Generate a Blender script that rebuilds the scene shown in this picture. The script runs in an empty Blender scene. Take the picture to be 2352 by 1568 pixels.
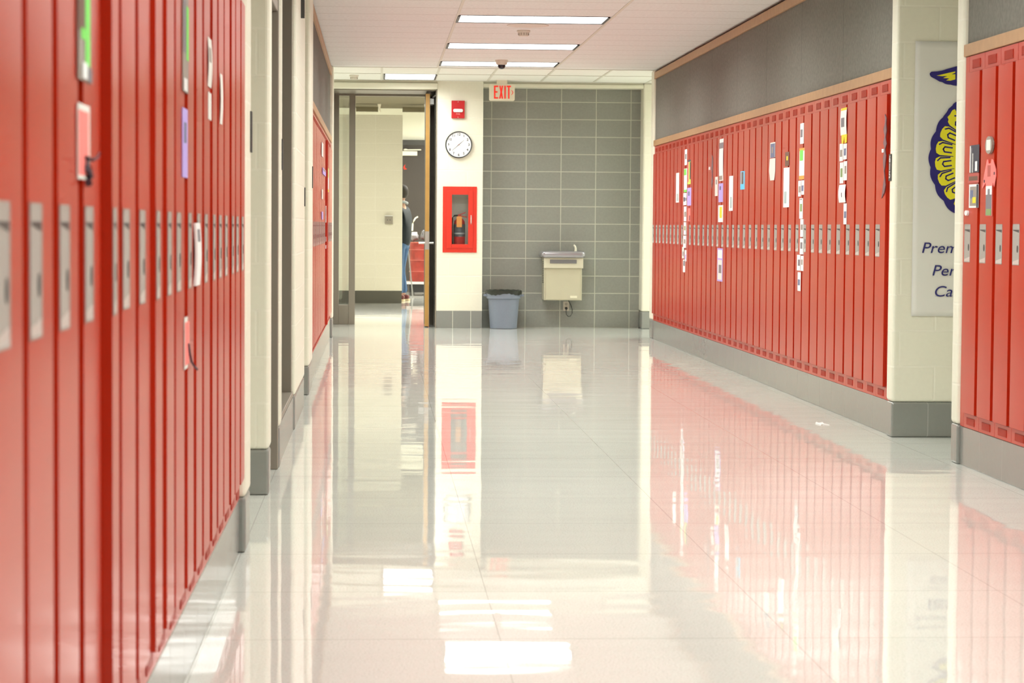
import bpy, bmesh, math, random
from mathutils import Vector, Matrix
random.seed(7)
PI = math.pi
C = bpy.context.scene.collection
sc = bpy.context.scene

# ------------------------------------------------------------------ camera model (2352x1568)
F, CX, CY, H = 5250.0, 1176.0, 784.0, 1.18
YAW, PITCH, ROLL = 0.0592666, 0.0501980, 0.0072
FW = Vector((math.sin(YAW)*math.cos(PITCH), math.cos(YAW)*math.cos(PITCH), -math.sin(PITCH)))
RT0 = Vector((math.cos(YAW), -math.sin(YAW), 0))
UP0 = RT0.cross(FW)
RT = RT0*math.cos(ROLL) + UP0*math.sin(ROLL)
UP = -RT0*math.sin(ROLL) + UP0*math.cos(ROLL)
EYE = Vector((0, 0, H))
def ray(px, py): return FW + RT*((px-CX)/F) - UP*((py-CY)/F)
def on_x(px, py, X):
    d = ray(px, py); t = X/d.x; return (d.y*t, H+d.z*t)        # (Y, z) of a measured point on a side wall
def on_y(px, py, Y):
    d = ray(px, py); t = Y/d.y; return (d.x*t, H+d.z*t)        # (X, z) of a measured point on a facing wall

cam = bpy.data.cameras.new('camera'); co = bpy.data.objects.new('camera', cam); C.objects.link(co)
cam.sensor_width = 36; cam.lens = F/2352*36; cam.clip_end = 200; cam.clip_start = .05
m = Matrix((RT, UP, -FW)).transposed().to_4x4(); m.translation = EYE; co.matrix_world = m
cam.dof.use_dof = True; cam.dof.focus_distance = 15.5; cam.dof.aperture_fstop = 8.0
sc.camera = co

# ------------------------------------------------------------------ materials
def mat(name, col, rough=.5, metal=0.0, spec=.5, emit=None, es=0, noise=0, nscale=60, coat=0):
    m = bpy.data.materials.new(name); m.use_nodes = True
    nt = m.node_tree; b = nt.nodes['Principled BSDF']
    b.inputs['Base Color'].default_value = (*col, 1); b.inputs['Roughness'].default_value = rough
    b.inputs['Metallic'].default_value = metal; b.inputs['Specular IOR Level'].default_value = spec
    b.inputs['Coat Weight'].default_value = coat; b.inputs['Coat Roughness'].default_value = .20
    if emit:
        b.inputs['Emission Color'].default_value = (*emit, 1); b.inputs['Emission Strength'].default_value = es
    if noise:
        g = nt.nodes.new('ShaderNodeNewGeometry'); n = nt.nodes.new('ShaderNodeTexNoise'); n.inputs['Scale'].default_value = nscale
        n.inputs['Detail'].default_value = 3
        nt.links.new(g.outputs['Position'], n.inputs['Vector'])
        x = nt.nodes.new('ShaderNodeMix'); x.data_type = 'RGBA'
        x.inputs['A'].default_value = (*[c*(1-noise) for c in col], 1); x.inputs['B'].default_value = (*[min(1, c*(1+noise)) for c in col], 1)
        nt.links.new(n.outputs['Fac'], x.inputs['Factor']); nt.links.new(x.outputs['Result'], b.inputs['Base Color'])
    return m
def mth(nt, op, a, b=None, c=None):
    n = nt.nodes.new('ShaderNodeMath'); n.operation = op
    for i, v in enumerate((a, b, c)):
        if v is None: continue
        if isinstance(v, (int, float)): n.inputs[i].default_value = v
        else: nt.links.new(v, n.inputs[i])
    return n.outputs[0]
def joints(name, col, jcol, rough, u, v, pu, pv, ou, ov, w, running=True, spec=.5, bump=.4, jmix=1.0, noise=.04, soft=1.0):
    """block / tile material: joints on a world-space grid. u, v: axis letters"""
    m = mat(name, col, rough, spec=spec); nt = m.node_tree; b = nt.nodes['Principled BSDF']
    g = nt.nodes.new('ShaderNodeNewGeometry'); s = nt.nodes.new('ShaderNodeSeparateXYZ'); nt.links.new(g.outputs['Position'], s.inputs[0])
    ax = {'x': s.outputs[0], 'y': s.outputs[1], 'z': s.outputs[2]}
    if u == 'xy': U = mth(nt, 'ADD', ax['x'], ax['y'])
    else: U = ax.get(u, ax['x'])
    V = mth(nt, 'DIVIDE', mth(nt, 'SUBTRACT', ax[v], ov), pv)
    row = mth(nt, 'FLOOR', V)
    U = mth(nt, 'DIVIDE', mth(nt, 'SUBTRACT', U, ou), pu)
    if running: U = mth(nt, 'ADD', U, mth(nt, 'MULTIPLY', row, .5))
    def line(x, p):
        f = mth(nt, 'ABSOLUTE', mth(nt, 'SUBTRACT', mth(nt, 'FRACT', mth(nt, 'ADD', x, .5)), .5))
        d = mth(nt, 'DIVIDE', mth(nt, 'MULTIPLY', f, p), w)           # distance in joint widths
        return mth(nt, 'SUBTRACT', 1, mth(nt, 'MINIMUM', mth(nt, 'MAXIMUM', mth(nt, 'SUBTRACT', d, .3), 0), 1))
    J = mth(nt, 'MAXIMUM', line(U, pu), line(V, pv)) if u != 'none' else line(V, pv)
    n = nt.nodes.new('ShaderNodeTexNoise'); n.inputs['Scale'].default_value = 40; nt.links.new(g.outputs['Position'], n.inputs['Vector'])
    x0 = nt.nodes.new('ShaderNodeMix'); x0.data_type = 'RGBA'
    x0.inputs['A'].default_value = (*[c*(1-noise) for c in col], 1); x0.inputs['B'].default_value = (*[min(1, c*(1+noise)) for c in col], 1)
    nt.links.new(n.outputs['Fac'], x0.inputs['Factor'])
    x = nt.nodes.new('ShaderNodeMix'); x.data_type = 'RGBA'; x.inputs['B'].default_value = (*jcol, 1)
    nt.links.new(x0.outputs['Result'], x.inputs['A']); nt.links.new(mth(nt, 'MULTIPLY', J, jmix), x.inputs['Factor'])
    nt.links.new(x.outputs['Result'], b.inputs['Base Color'])
    if bump:
        bp = nt.nodes.new('ShaderNodeBump'); bp.inputs['Distance'].default_value = .003*soft; bp.inputs['Strength'].default_value = bump
        nt.links.new(mth(nt, 'SUBTRACT', 1, J), bp.inputs['Height']); nt.links.new(bp.outputs[0], b.inputs['Normal'])
    return m

RED = mat('red_locker_paint', (.50, .025, .005), .28, spec=.42, noise=.05, nscale=5, coat=.18)
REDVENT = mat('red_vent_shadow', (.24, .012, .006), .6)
REDBOX = mat('bright_red_enamel', (.66, .03, .012), .35)
STEEL = mat('brushed_steel', (.46, .46, .43), .40, metal=.35, noise=.06)
STEELB = mat('bright_steel', (.75, .75, .73), .3, metal=.5)
CREAM = joints('cream_painted_block', (.80, .78, .65), (.87, .85, .74), .45, 'xy', 'z', .406, .2032, .13, .2, .006, bump=.4, jmix=.35, noise=.03)
CREAMT = mat('cream_painted_trim', (.78, .76, .62), .5)
BASE = joints('grey_glazed_base_tile', (.25, .255, .235), (.42, .42, .38), .2, 'xy', 'z', .406, 50, .1, -9, .0035, running=False, spec=1.0, bump=.2, jmix=.6)
TILE = joints('grey_glazed_block', (.27, .275, .245), (.50, .50, .42), .33, 'x', 'z', .409, .2032, 1.332, .2, .0055, running=False, bump=.3, jmix=1, noise=.1)
ROOMB = joints('room_painted_block', (.70, .66, .53), (.80, .77, .65), .5, 'x', 'z', .406, .2032, -.03, .19, .005, running=False, bump=.3, jmix=.6)
FABRIC = joints('grey_tackboard_fabric', (.21, .20, .175), (.08, .08, .075), .95, 'y', 'z', 1.43, 90, 14.42, -9, .004, running=False, spec=.1, bump=.2, jmix=.8, noise=.25)
WOOD = mat('honey_oak', (.43, .245, .115), .45, noise=.18, nscale=14)
CEIL = joints('acoustic_plank_ceiling', (.77, .785, .76), (.40, .36, .31), .95, 'none', 'y', 1, .57, 0, 18.2, .009, running=False, spec=.1, bump=.3, jmix=.65, noise=.14)
CEIL2 = joints('white_ceiling_tile', (.84, .84, .78), (.45, .45, .40), .95, 'none', 'y', 1, 1.08, 0, 24.27, .010, running=False, spec=.1, bump=.3, jmix=.6, noise=.05)
TEE = mat('ceiling_grid_paint', (.66, .64, .55), .6)
BLACK = mat('black_plastic', (.012, .012, .013), .45)
DGREY = mat('dark_grey', (.06, .058, .055), .5)
BROWN = mat('bronze_metal_frame', (.27, .235, .185), .38)
BROWND = mat('dark_brown_door', (.045, .037, .030), .5, noise=.15)
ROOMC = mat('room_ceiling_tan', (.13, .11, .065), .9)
WHITE = mat('white_paper', (.86, .86, .86), .6)
OFFW = mat('off_white_plastic', (.72, .68, .58), .45)
LENS = mat('light_lens', (.9, .9, .9), .5, emit=(1, 1, .98), es=2.2)
LENS2 = mat('cool_light_lens', (.9, .9, .9), .5, emit=(.93, .96, 1), es=2.0)
LENSR = mat('added_room_light_lens', (.9, .9, .9), .5, emit=(1, .98, .88), es=3)
BEIGE = mat('beige_enamel', (.50, .47, .34), .4, noise=.05, nscale=6)
BEIGEL = mat('light_beige_enamel', (.60, .57, .44), .4)
BASIN = mat('grey_stainless_basin', (.36, .35, .37), .24, metal=.5)
BINM = mat('blue_grey_plastic', (.20, .23, .29), .5, noise=.06)
BAG = mat('black_bin_liner', (.018, .022, .016), .35)
GLASS = bpy.data.materials.new('clear_glass'); GLASS.use_nodes = True
_n = GLASS.node_tree; _b = _n.nodes['Principled BSDF']; _b.inputs['Roughness'].default_value = .03; _b.inputs['IOR'].default_value = 1.45
_b.inputs['Transmission Weight'].default_value = 1; _b.inputs['Base Color'].default_value = (.86, .92, .90, 1)
_t = _n.nodes.new('ShaderNodeBsdfTransparent'); _t.inputs[0].default_value = (.93, .95, .94, 1)
_x = _n.nodes.new('ShaderNodeMixShader'); _x.inputs[0].default_value = .08
_g = _n.nodes.new('ShaderNodeBsdfGlossy'); _g.inputs['Roughness'].default_value = .03
_n.links.new(_t.outputs[0], _x.inputs[1]); _n.links.new(_g.outputs[0], _x.inputs[2]); _n.links.new(_x.outputs[0], _n.nodes['Material Output'].inputs[0])
NAVY = mat('emblem_navy', (.018, .010, .17), .6)
YEL = mat('emblem_yellow', (.86, .78, .02), .6)
BANNER = mat('white_vinyl_banner', (.76, .75, .70), .6)
INK = mat('navy_ink', (.02, .02, .16), .6)
def pm(name, c): return mat(name, c, .65)
P = dict(white=WHITE, lilac=pm('lilac_paper', (.48, .38, .82)), pink=pm('coral_pink_paper', (.95, .22, .20)), cream=pm('cream_paper', (.76, .75, .70)),
         green=pm('green_card', (.20, .72, .12)), lime=pm('lime_card', (.55, .72, .10)), orange=pm('orange_card', (.95, .36, .06)), yellow=pm('yellow_card', (.90, .70, .03)),
         cyan=pm('sky_blue_card', (.12, .55, .85)), grey=pm('grey_print', (.22, .20, .22)), dark=pm('dark_print', (.05, .05, .07)), brown=pm('brown_print', (.16, .08, .05)),
         photo=pm('muted_photo_print', (.33, .28, .24)), gphoto=pm('green_photo_print', (.25, .35, .14)), teal=pm('teal_print', (.40, .50, .50)), rib=pm('dark_ribbon', (.06, .03, .05)),
         grib=pm('grey_ribbon', (.20, .11, .12)), bphoto=pm('blue_photo_print', (.16, .18, .30)), salmon=pm('salmon_label', (.50, .10, .08)))

# floor
FLOOR = mat('polished_vinyl_floor', (.8, .79, .74), .05, spec=.5, coat=0)
def _floor():
    nt = FLOOR.node_tree; b = nt.nodes['Principled BSDF']
    g = nt.nodes.new('ShaderNodeNewGeometry'); s = nt.nodes.new('ShaderNodeSeparateXYZ'); nt.links.new(g.outputs['Position'], s.inputs[0])
    def line(x, o, p, w):
        u = mth(nt, 'DIVIDE', mth(nt, 'SUBTRACT', x, o), p)
        f = mth(nt, 'ABSOLUTE', mth(nt, 'SUBTRACT', mth(nt, 'FRACT', mth(nt, 'ADD', u, .5)), .5))
        return mth(nt, 'LESS_THAN', mth(nt, 'MULTIPLY', f, p), w)
    J = mth(nt, 'MAXIMUM', line(s.outputs[0], .357, .84, .0011), line(s.outputs[1], 7.34, .85, .0022))
    n = nt.nodes.new('ShaderNodeTexNoise'); n.inputs['Scale'].default_value = 160; n.inputs['Detail'].default_value = 4
    nt.links.new(g.outputs['Position'], n.inputs['Vector'])
    cr = nt.nodes.new('ShaderNodeValToRGB'); cr.color_ramp.elements[0].position = .30; cr.color_ramp.elements[0].color = (.60, .60, .54, 1)
    cr.color_ramp.elements[1].position = .52; cr.color_ramp.elements[1].color = (.80, .81, .76, 1)
    nt.links.new(n.outputs['Fac'], cr.inputs[0])
    x = nt.nodes.new('ShaderNodeMix'); x.data_type = 'RGBA'; x.inputs['B'].default_value = (.25, .24, .2, 1)
    nt.links.new(cr.outputs[0], x.inputs['A']); nt.links.new(mth(nt, 'MULTIPLY', J, .6), x.inputs['Factor'])
    nt.links.new(x.outputs['Result'], b.inputs['Base Color'])
    n2 = nt.nodes.new('ShaderNodeTexNoise'); n2.inputs['Scale'].default_value = 2.4; n2.inputs['Detail'].default_value = 1.5
    mp = nt.nodes.new('ShaderNodeMapping'); mp.inputs['Scale'].default_value = (.55, 1.3, 1)
    nt.links.new(g.outputs['Position'], mp.inputs['Vector']); nt.links.new(mp.outputs[0], n2.inputs['Vector'])
    # every tile sits at a very slightly different tilt
    cx = mth(nt, 'FLOOR', mth(nt, 'DIVIDE', mth(nt, 'SUBTRACT', s.outputs[0], .357), .84)); fy = mth(nt, 'DIVIDE', mth(nt, 'SUBTRACT', s.outputs[1], 7.34), .85)
    bp = nt.nodes.new('ShaderNodeBump'); bp.inputs['Distance'].default_value = .0035; bp.inputs['Strength'].default_value = .55
    nt.links.new(n2.outputs['Fac'], bp.inputs['Height']); nt.links.new(bp.outputs[0], b.inputs['Normal'])
    n3 = nt.nodes.new('ShaderNodeTexNoise'); n3.inputs['Scale'].default_value = 1.5; nt.links.new(g.outputs['Position'], n3.inputs['Vector'])
    nt.links.new(mth(nt, 'ADD', mth(nt, 'MULTIPLY', n3.outputs['Fac'], .02), .022), b.inputs['Roughness'])
_floor()

# ------------------------------------------------------------------ mesh builder
class MB:
    def __init__(s): s.v = []; s.f = []; s.m = []
    def poly(s, pts, mi=0): i = len(s.v); s.v += [tuple(p) for p in pts]; s.f.append(tuple(range(i, i+len(pts)))); s.m.append(mi)
    def box(s, x0, y0, z0, x1, y1, z1, mi=0):
        i = len(s.v)
        s.v += [(x0,y0,z0),(x1,y0,z0),(x1,y1,z0),(x0,y1,z0),(x0,y0,z1),(x1,y0,z1),(x1,y1,z1),(x0,y1,z1)]
        for q in ((0,3,2,1),(4,5,6,7),(0,1,5,4),(1,2,6,5),(2,3,7,6),(3,0,4,7)): s.f.append(tuple(i+k for k in q)); s.m.append(mi)
        return s
    def prism(s, pts, fn, a, b, mi=0):
        """2-D outline pts extruded between depths a and b; fn(u, v, w) -> xyz"""
        n = len(pts); i = len(s.v)
        s.v += [fn(u, v, a) for u, v in pts] + [fn(u, v, b) for u, v in pts]
        s.f.append(tuple(i+k for k in range(n))); s.f.append(tuple(i+n+k for k in reversed(range(n)))); s.m += [mi, mi]
        for k in range(n): s.f.append((i+k, i+n+k, i+n+(k+1) % n, i+(k+1) % n)); s.m.append(mi)
        return s
    def tube(s, path, r, mi=0, n=8, rad=None):
        P_ = [Vector(p) for p in path]; rings = []
        for k, p in enumerate(P_):
            d = (P_[min(k+1, len(P_)-1)] - P_[max(k-1, 0)]).normalized()
            a = Vector((0, 0, 1)) if abs(d.z) < .9 else Vector((1, 0, 0))
            u = d.cross(a).normalized(); w = d.cross(u); rr = rad[k] if rad else r
            i = len(s.v); s.v += [tuple(p + (u*math.cos(2*PI*j/n) + w*math.sin(2*PI*j/n))*rr) for j in range(n)]; rings.append(i)
        for a, b in zip(rings, rings[1:]):
            for j in range(n): s.f.append((a+j, a+(j+1) % n, b+(j+1) % n, b+j)); s.m.append(mi)
        s.f.append(tuple(rings[0]+j for j in reversed(range(n)))); s.f.append(tuple(rings[-1]+j for j in range(n))); s.m += [mi, mi]
        return s
    def lathe(s, prof, c=(0, 0, 0), n=28, mi=0, axis='z', sx=1, sy=1):
        rings = []
        for r, h in prof:
            i = len(s.v)
            for j in range(n):
                a = 2*PI*j/n; x, y = r*math.cos(a)*sx, r*math.sin(a)*sy
                s.v.append((c[0]+x, c[1]+y, c[2]+h) if axis == 'z' else (c[0]+x, c[1]+h, c[2]+y))
            rings.append(i)
        for a, b in zip(rings, rings[1:]):
            for j in range(n): s.f.append((a+j, a+(j+1) % n, b+(j+1) % n, b+j)); s.m.append(mi)
        s.f.append(tuple(rings[0]+j for j in reversed(range(n)))); s.f.append(tuple(rings[-1]+j for j in range(n))); s.m += [mi, mi]
        return s
    def build(s, name, mats, parent=None, bevel=0, smooth=False, seg=2, origin=None):
        me = bpy.data.meshes.new(name)
        if origin: s.v = [(v[0]-origin[0], v[1]-origin[1], v[2]-origin[2]) for v in s.v]
        me.from_pydata(s.v, [], s.f)
        for m_ in (mats if isinstance(mats, (list, tuple)) else [mats]): me.materials.append(m_)
        for p, k in zip(me.polygons, s.m): p.material_index = k
        bm = bmesh.new(); bm.from_mesh(me); bmesh.ops.recalc_face_normals(bm, faces=bm.faces); bm.to_mesh(me); bm.free()
        o = bpy.data.objects.new(name, me); C.objects.link(o); o.parent = parent
        if origin: o.location = origin
        if smooth:
            for p in me.polygons: p.use_smooth = True
            es = o.modifiers.new('split', 'EDGE_SPLIT'); es.split_angle = math.radians(40)
        if bevel:
            b = o.modifiers.new('bevel', 'BEVEL'); b.width = bevel; b.segments = seg; b.limit_method = 'ANGLE'; b.angle_limit = math.radians(50)
        return o
def tag(o, label, cat, group=None):
    o['label'] = label; o['category'] = cat
    if group: o['group'] = group
    return o
def thing(name, label, cat, loc=(0, 0, 0), rz=0, group=None):
    o = bpy.data.objects.new(name, None); C.objects.link(o); o.location = loc; o.rotation_euler = (0, 0, rz); o.empty_display_size = .1
    return tag(o, label, cat, group)
def struct(name, mb, mats, bevel=0, seg=3, parent=None, smooth=False):
    o = mb.build(name, mats, parent, bevel=bevel, seg=seg, smooth=smooth)
    if parent is None: o['kind'] = 'structure'
    return o
def text(name, body, mt, parent, loc, size, rot=(PI/2, 0, 0), sx=1, shear=0, align='CENTER', bold=0, depth=.0006, raw=None):
    cu = bpy.data.curves.new(name, 'FONT'); cu.body = body; cu.size = size; cu.align_x = align; cu.align_y = 'CENTER'
    cu.shear = shear; cu.extrude = depth; cu.offset = bold; cu.materials.append(mt)
    tmp = bpy.data.objects.new('tmp', cu); C.objects.link(tmp)
    me = bpy.data.meshes.new_from_object(tmp.evaluated_get(bpy.context.evaluated_depsgraph_get()))
    bpy.data.objects.remove(tmp); me.name = name
    if not me.materials: me.materials.append(mt)
    o = bpy.data.objects.new(name, me); C.objects.link(o); o.parent = parent; o.location = loc; o.rotation_euler = rot; o.scale = (sx, 1, 1)
    return o

# ------------------------------------------------------------------ the setting
XL, XR = -.465, 2.92            # faces of the painted pilasters
LL, LR = -.49, 2.94             # planes of the lockers
ZC, ZB = 2.85, .195             # ceiling, top of the tiled base
LT, WT = 2.040, 2.103           # top of lockers, top of the timber rail above them
struct('floor', MB().box(-5, -6, -.1, 8, 43, 0), FLOOR)
struct('ceiling', MB().box(-1.8, -6, ZC, 4.4, 24.27, ZC+.1), CEIL)
struct('ceiling_crossing', MB().box(-5, 24.27, ZC, 8, 27.7, ZC+.1), CEIL2)
t = MB()
for x in (.632, 1.868): t.box(x-.011, -6, ZC-.004, x+.011, 24.27, ZC-.0005)
struct('trim_1', t, TEE)
t = MB()
for x in (.045, .655, 1.262, 1.875, 2.485, 3.1): t.box(x-.012, 24.27, ZC-.004, x+.012, 26.47, ZC-.0005)
for y in (24.27, 25.28, 26.40): t.box(-.8, y-.012, ZC-.0042, 4.4, y+.012, ZC-.0007)
struct('trim_2', t, TEE)

def pilaster(name, x0, x1, y0, y1, n=0):
    o = struct(name, MB().box(x0, y0, ZB+.005, x1, y1, ZC), CREAM, bevel=.022, seg=4)
    b = MB().box(x0+.002 if x0 > 0 else x0, y0+.002, 0, x1 if x0 > 0 else x1-.002, y1-.002, ZB+.005)
    b.build('base_tile', BASE, o, bevel=.012, seg=3)
    return o
# left side, from the camera outwards
pilaster('wall_left', -.80, XL, 8.22, 8.50)
pilaster('wall_left', -1.75, XL, 9.99, 10.16)
pilaster('wall_left', -1.1, XL, 11.10, 11.28)
pilaster('wall_left', -1.1, XL, 13.17, 14.80)
pilaster('wall_left', -1.75, XL, 15.915, 16.64)
pilaster('wall_left', -.80, XL+.004, 24.12, 24.36)
struct('wall_left_back', MB().box(-1.9, -6, 0, -.80, 8.50, ZC).box(-2.0, 8.5, 0, -1.75, 15.92, ZC).box(-1.75, 15.92, 0, -.80, 24.36, ZC).box(-5, 24.3, 0, -1.75, 24.36, ZC)
       .box(-1.75, 10.16, 0, -1.3, 11.10, ZC).box(-1.75, 11.1, 0, -1.1, 14.8, ZC), CREAM)
# right side
pilaster('wall_right', XR, 4.2, 12.80, 12.94)
pilaster('wall_right', XR, 4.2, 11.33, 11.46)
pilaster('wall_right', XR+.006, 3.5, 24.21, 24.45)
struct('wall_right_back', MB().box(3.25, -6, 0, 4.4, 11.33, ZC).box(4.1, 11.33, 0, 4.4, 12.94, ZC).box(3.25, 12.94, 0, 4.4, 24.45, ZC).box(4.4, 24.39, 0, 8, 24.45, ZC), CREAM)
struct('wall_behind_camera', MB().box(-2, -6.1, 0, 4.5, -6, ZC), CREAM)
struct('wall_crossing_ends', MB().box(-5, 24.3, 0, -4.9, 26.6, ZC).box(7.9, 24.3, 0, 8, 26.6, ZC), CREAM)

# tiled plinths, tackboards, timber rails over the locker rows
def row_setting(n, side, y0, y1):
    X = LL if side < 0 else LR; B = X+side*.30
    def bx(m_, a, b, c, d, e, f): m_.box(min(a, d), b, c, max(a, d), e, f); return m_
    struct('baseboard_%s' % n, bx(MB(), X, y0, 0, B, y1, ZB), BASE, bevel=.004)
    struct('wall_tackboard_%s' % n, bx(MB(), X+side*.006, y0, WT, B, y1, 2.752), FABRIC)
    struct('trim_rail_%s' % n, bx(MB(), X-side*.014, y0-(.0 if side < 0 else .0), LT+.003, B, y1, WT), WOOD, bevel=.003)
    struct('trim_crown_%s' % n, bx(MB(), X-side*.012, y0, 2.752, B, y1, 2.822), WOOD, bevel=.003)
    struct('trim_gap_%s' % n, bx(MB(), X+side*.03, y0, 2.822, B, y1, ZC), DGREY)
row_setting('left_near', -1, -6, 8.22)
row_setting('left_far', -1, 16.64, 24.12)
row_setting('right_far', 1, 12.94, 24.215)
row_setting('right_near', 1, -6, 11.345)
struct('trim_edge_right', MB().box(LR+.004, 24.185, ZB, LR+.3, 24.212, WT), CREAMT)

# doorway and glazed opening on the left wall
d = struct('door_1', MB().box(-.66, 10.2, .0, -.61, 11.05, 2.2), BROWND)
MB().box(-.70, 10.16, 0, -.478, 10.21, 2.25).box(-.70, 11.045, 0, -.474, 11.095, ZC).box(-.70, 10.16, 2.2, -.478, 11.095, 2.26).build('door_frame', BROWN, d, bevel=.004)
MB().box(-.70, 10.16, 2.26, -.50, 11.045, ZC).build('transom_panel', BROWN, d)
MB().tube([(-.61, 10.28, 1.0), (-.56, 10.28, 1.0), (-.56, 10.40, 1.0)], .01).build('door_handle', STEELB, d)
w = struct('window_1', MB().box(-.58, 11.28, .21, -.57, 13.17, ZC-.02), DGREY)
MB().box(-.62, 11.28, .20, -.492, 11.33, ZC).box(-.62, 13.10, .20, -.486, 13.165, ZC).box(-.62, 12.2, .20, -.55, 12.25, ZC).box(-.62, 11.28, ZC-.08, -.50, 13.165, ZC).build('window_frame', BROWN, w, bevel=.004)
MB().box(-.62, 11.28, .195, -.478, 13.17, .225).build('window_sill', BROWN, w, bevel=.003)
struct('baseboard_window', MB().box(-.9, 11.28, 0, -.476, 13.17, .195), BASE)

# end of the corridor
w = MB()
w.box(.69, 26.5, .2, .79, 27.45, ZC).box(1.125, 26.5, .2, 1.22, 27.45, ZC).box(.79, 26.5, .2, 1.125, 27.45, .90).box(.79, 26.5, 1.615, 1.125, 27.45, ZC).box(.79, 26.72, .90, 1.125, 27.45, 1.615)
o = struct('wall_far_pilaster', w, CREAM)
joint_base = joints('grey_base_cut_tile', (.25, .255, .235), (.60, .60, .52), .3, 'x', 'z', .21, 50, .88, -9, .0045, running=False, bump=.2)
MB().box(.69, 26.498, 0, 1.22, 27.44, .2).build('base_tile', joint_base, o)
pilaster('wall_far_right', 3.083, 8, 26.5, 26.95)
struct('wall_far_tiled', MB().box(1.22, 26.78, 0, 3.083, 27.0, ZC), TILE)
struct('wall_far_left', MB().box(-5, 26.5, 0, -.62, 27.45, ZC), CREAM)
struct('trim_header', MB().box(-.62, 26.44, 2.755, .69, 26.60, 2.825).box(-.62, 26.46, 2.825, .69, 27.45, ZC), CREAMT, bevel=.012, seg=4)
struct('trim_header_tiled', MB().box(1.22, 26.50, 2.79, 3.083, 26.78, 2.83).box(1.22, 26.52, 2.83, 3.083, 26.78, ZC), CREAMT, bevel=.006)

# glazed door frame set back in its niche, open door leaf
d = MB()
d.box(-.56, 27.38, 0, -.455, 27.46, 2.80).box(-.335, 27.38, 0, -.262, 27.46, 2.80).box(.625, 27.38, 0, .69, 27.46, 2.80).box(-.56, 27.381, 2.72, .69, 27.459, 2.80)
d.box(-.455, 27.385, 0, -.335, 27.455, .232).box(-.62, 26.6, 0, -.56, 27.46, 2.80).box(.676, 26.502, 0, .6895, 27.38, 2.755).box(-.62, 26.62, 2.745, .676, 27.38, 2.755)  # brown panel on the right reveal paints in the shade beside the leaf
df = struct('door_frame_2', d, BROWN, bevel=.003)
MB().box(-.457, 27.415, .23, -.333, 27.423, 2.73).build('sidelight_pane', GLASS, df)
leaf = struct('door_2', MB().box(.563, 26.702, .012, .607, 27.385, 2.715), BROWND)
MB().box(.559, 26.690, .012, .6065, 26.702, 2.715).build('wooden_edge', mat('oak_door_edge', (.46, .25, .06), .45, noise=.15, nscale=9), leaf)
MB().box(.5595, 26.687, .905, .606, 26.6905, 1.118).box(.57, 26.685, .95, .59, 26.687, 1.0).build('lock_plate', mat('lock_plate', (.38, .33, .30), .5), leaf)
MB().tube([(.563, 26.77, .982), (.487, 26.77, .982)], .013, n=10).tube([(.607, 26.77, .982), (.662, 26.77, .982)], .013, n=10).build('door_handle', STEELB, leaf, smooth=True)
MB().box(.607, 26.85, 2.60, .66, 27.15, 2.67).tube([(.64, 26.9, 2.68), (.672, 26.75, 2.70)], .01).build('door_closer', STEELB, leaf, bevel=.004)

# room beyond
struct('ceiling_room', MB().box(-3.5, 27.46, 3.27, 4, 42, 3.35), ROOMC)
struct('wall_room_partition', MB().box(-3.4, 34.9, .19, .383, 35.1, 2.862), ROOMB)
struct('baseboard_room', MB().box(-3.4, 34.896, 0, .379, 35.09, .19), mat('dark_room_base', (.075, .07, .05), .4))
RW = mat('room_white_wall', (.86, .86, .74), .5)
struct('wall_room_sides', MB().box(-3.5, 27.46, 0, -3.4, 42, 3.27).box(3.4, 27.46, 0, 3.5, 42, 3.27).box(-3.4, 27.46, ZC, 3.4, 27.5, 3.27).box(1.22, 27.0, 0, 3.4, 27.5, ZC).box(-3.4, 27.44, 0, -.62, 27.5, ZC), ROOMB)
struct('wall_room_far', MB().box(-3.4, 41, 0, 3.4, 41.2, 3.27), RW)
d = struct('door_3', MB().box(.30, 40.93, 0, 1.55, 40.97, 2.62), BROWND)
MB().box(.22, 40.92, 0, .30, 41.0, 2.71).box(1.55, 40.92, 0, 1.63, 41.0, 2.71).box(.22, 40.92, 2.62, 1.63, 41.0, 2.71).build('door_frame', DGREY, d)
MB().box(.445, 40.86, 2.43, .71, 40.93, 2.51).tube([(.47, 40.87, 2.53), (.78, 40.87, 2.535)], .012).lathe([(.001, 0), (.04, .0), (.035, .03), (.001, .035)], (.50, 40.89, 2.52), n=12).build('door_closer', OFFW, d, bevel=.006)
MB().prism([(.46, 2.22), (.50, 2.28), (.49, 2.22), (.53, 2.19), (.48, 2.18)], lambda u, v, w_: (u, w_, v), 40.925, 40.93).build('door_sticker', REDBOX, d)

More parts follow.
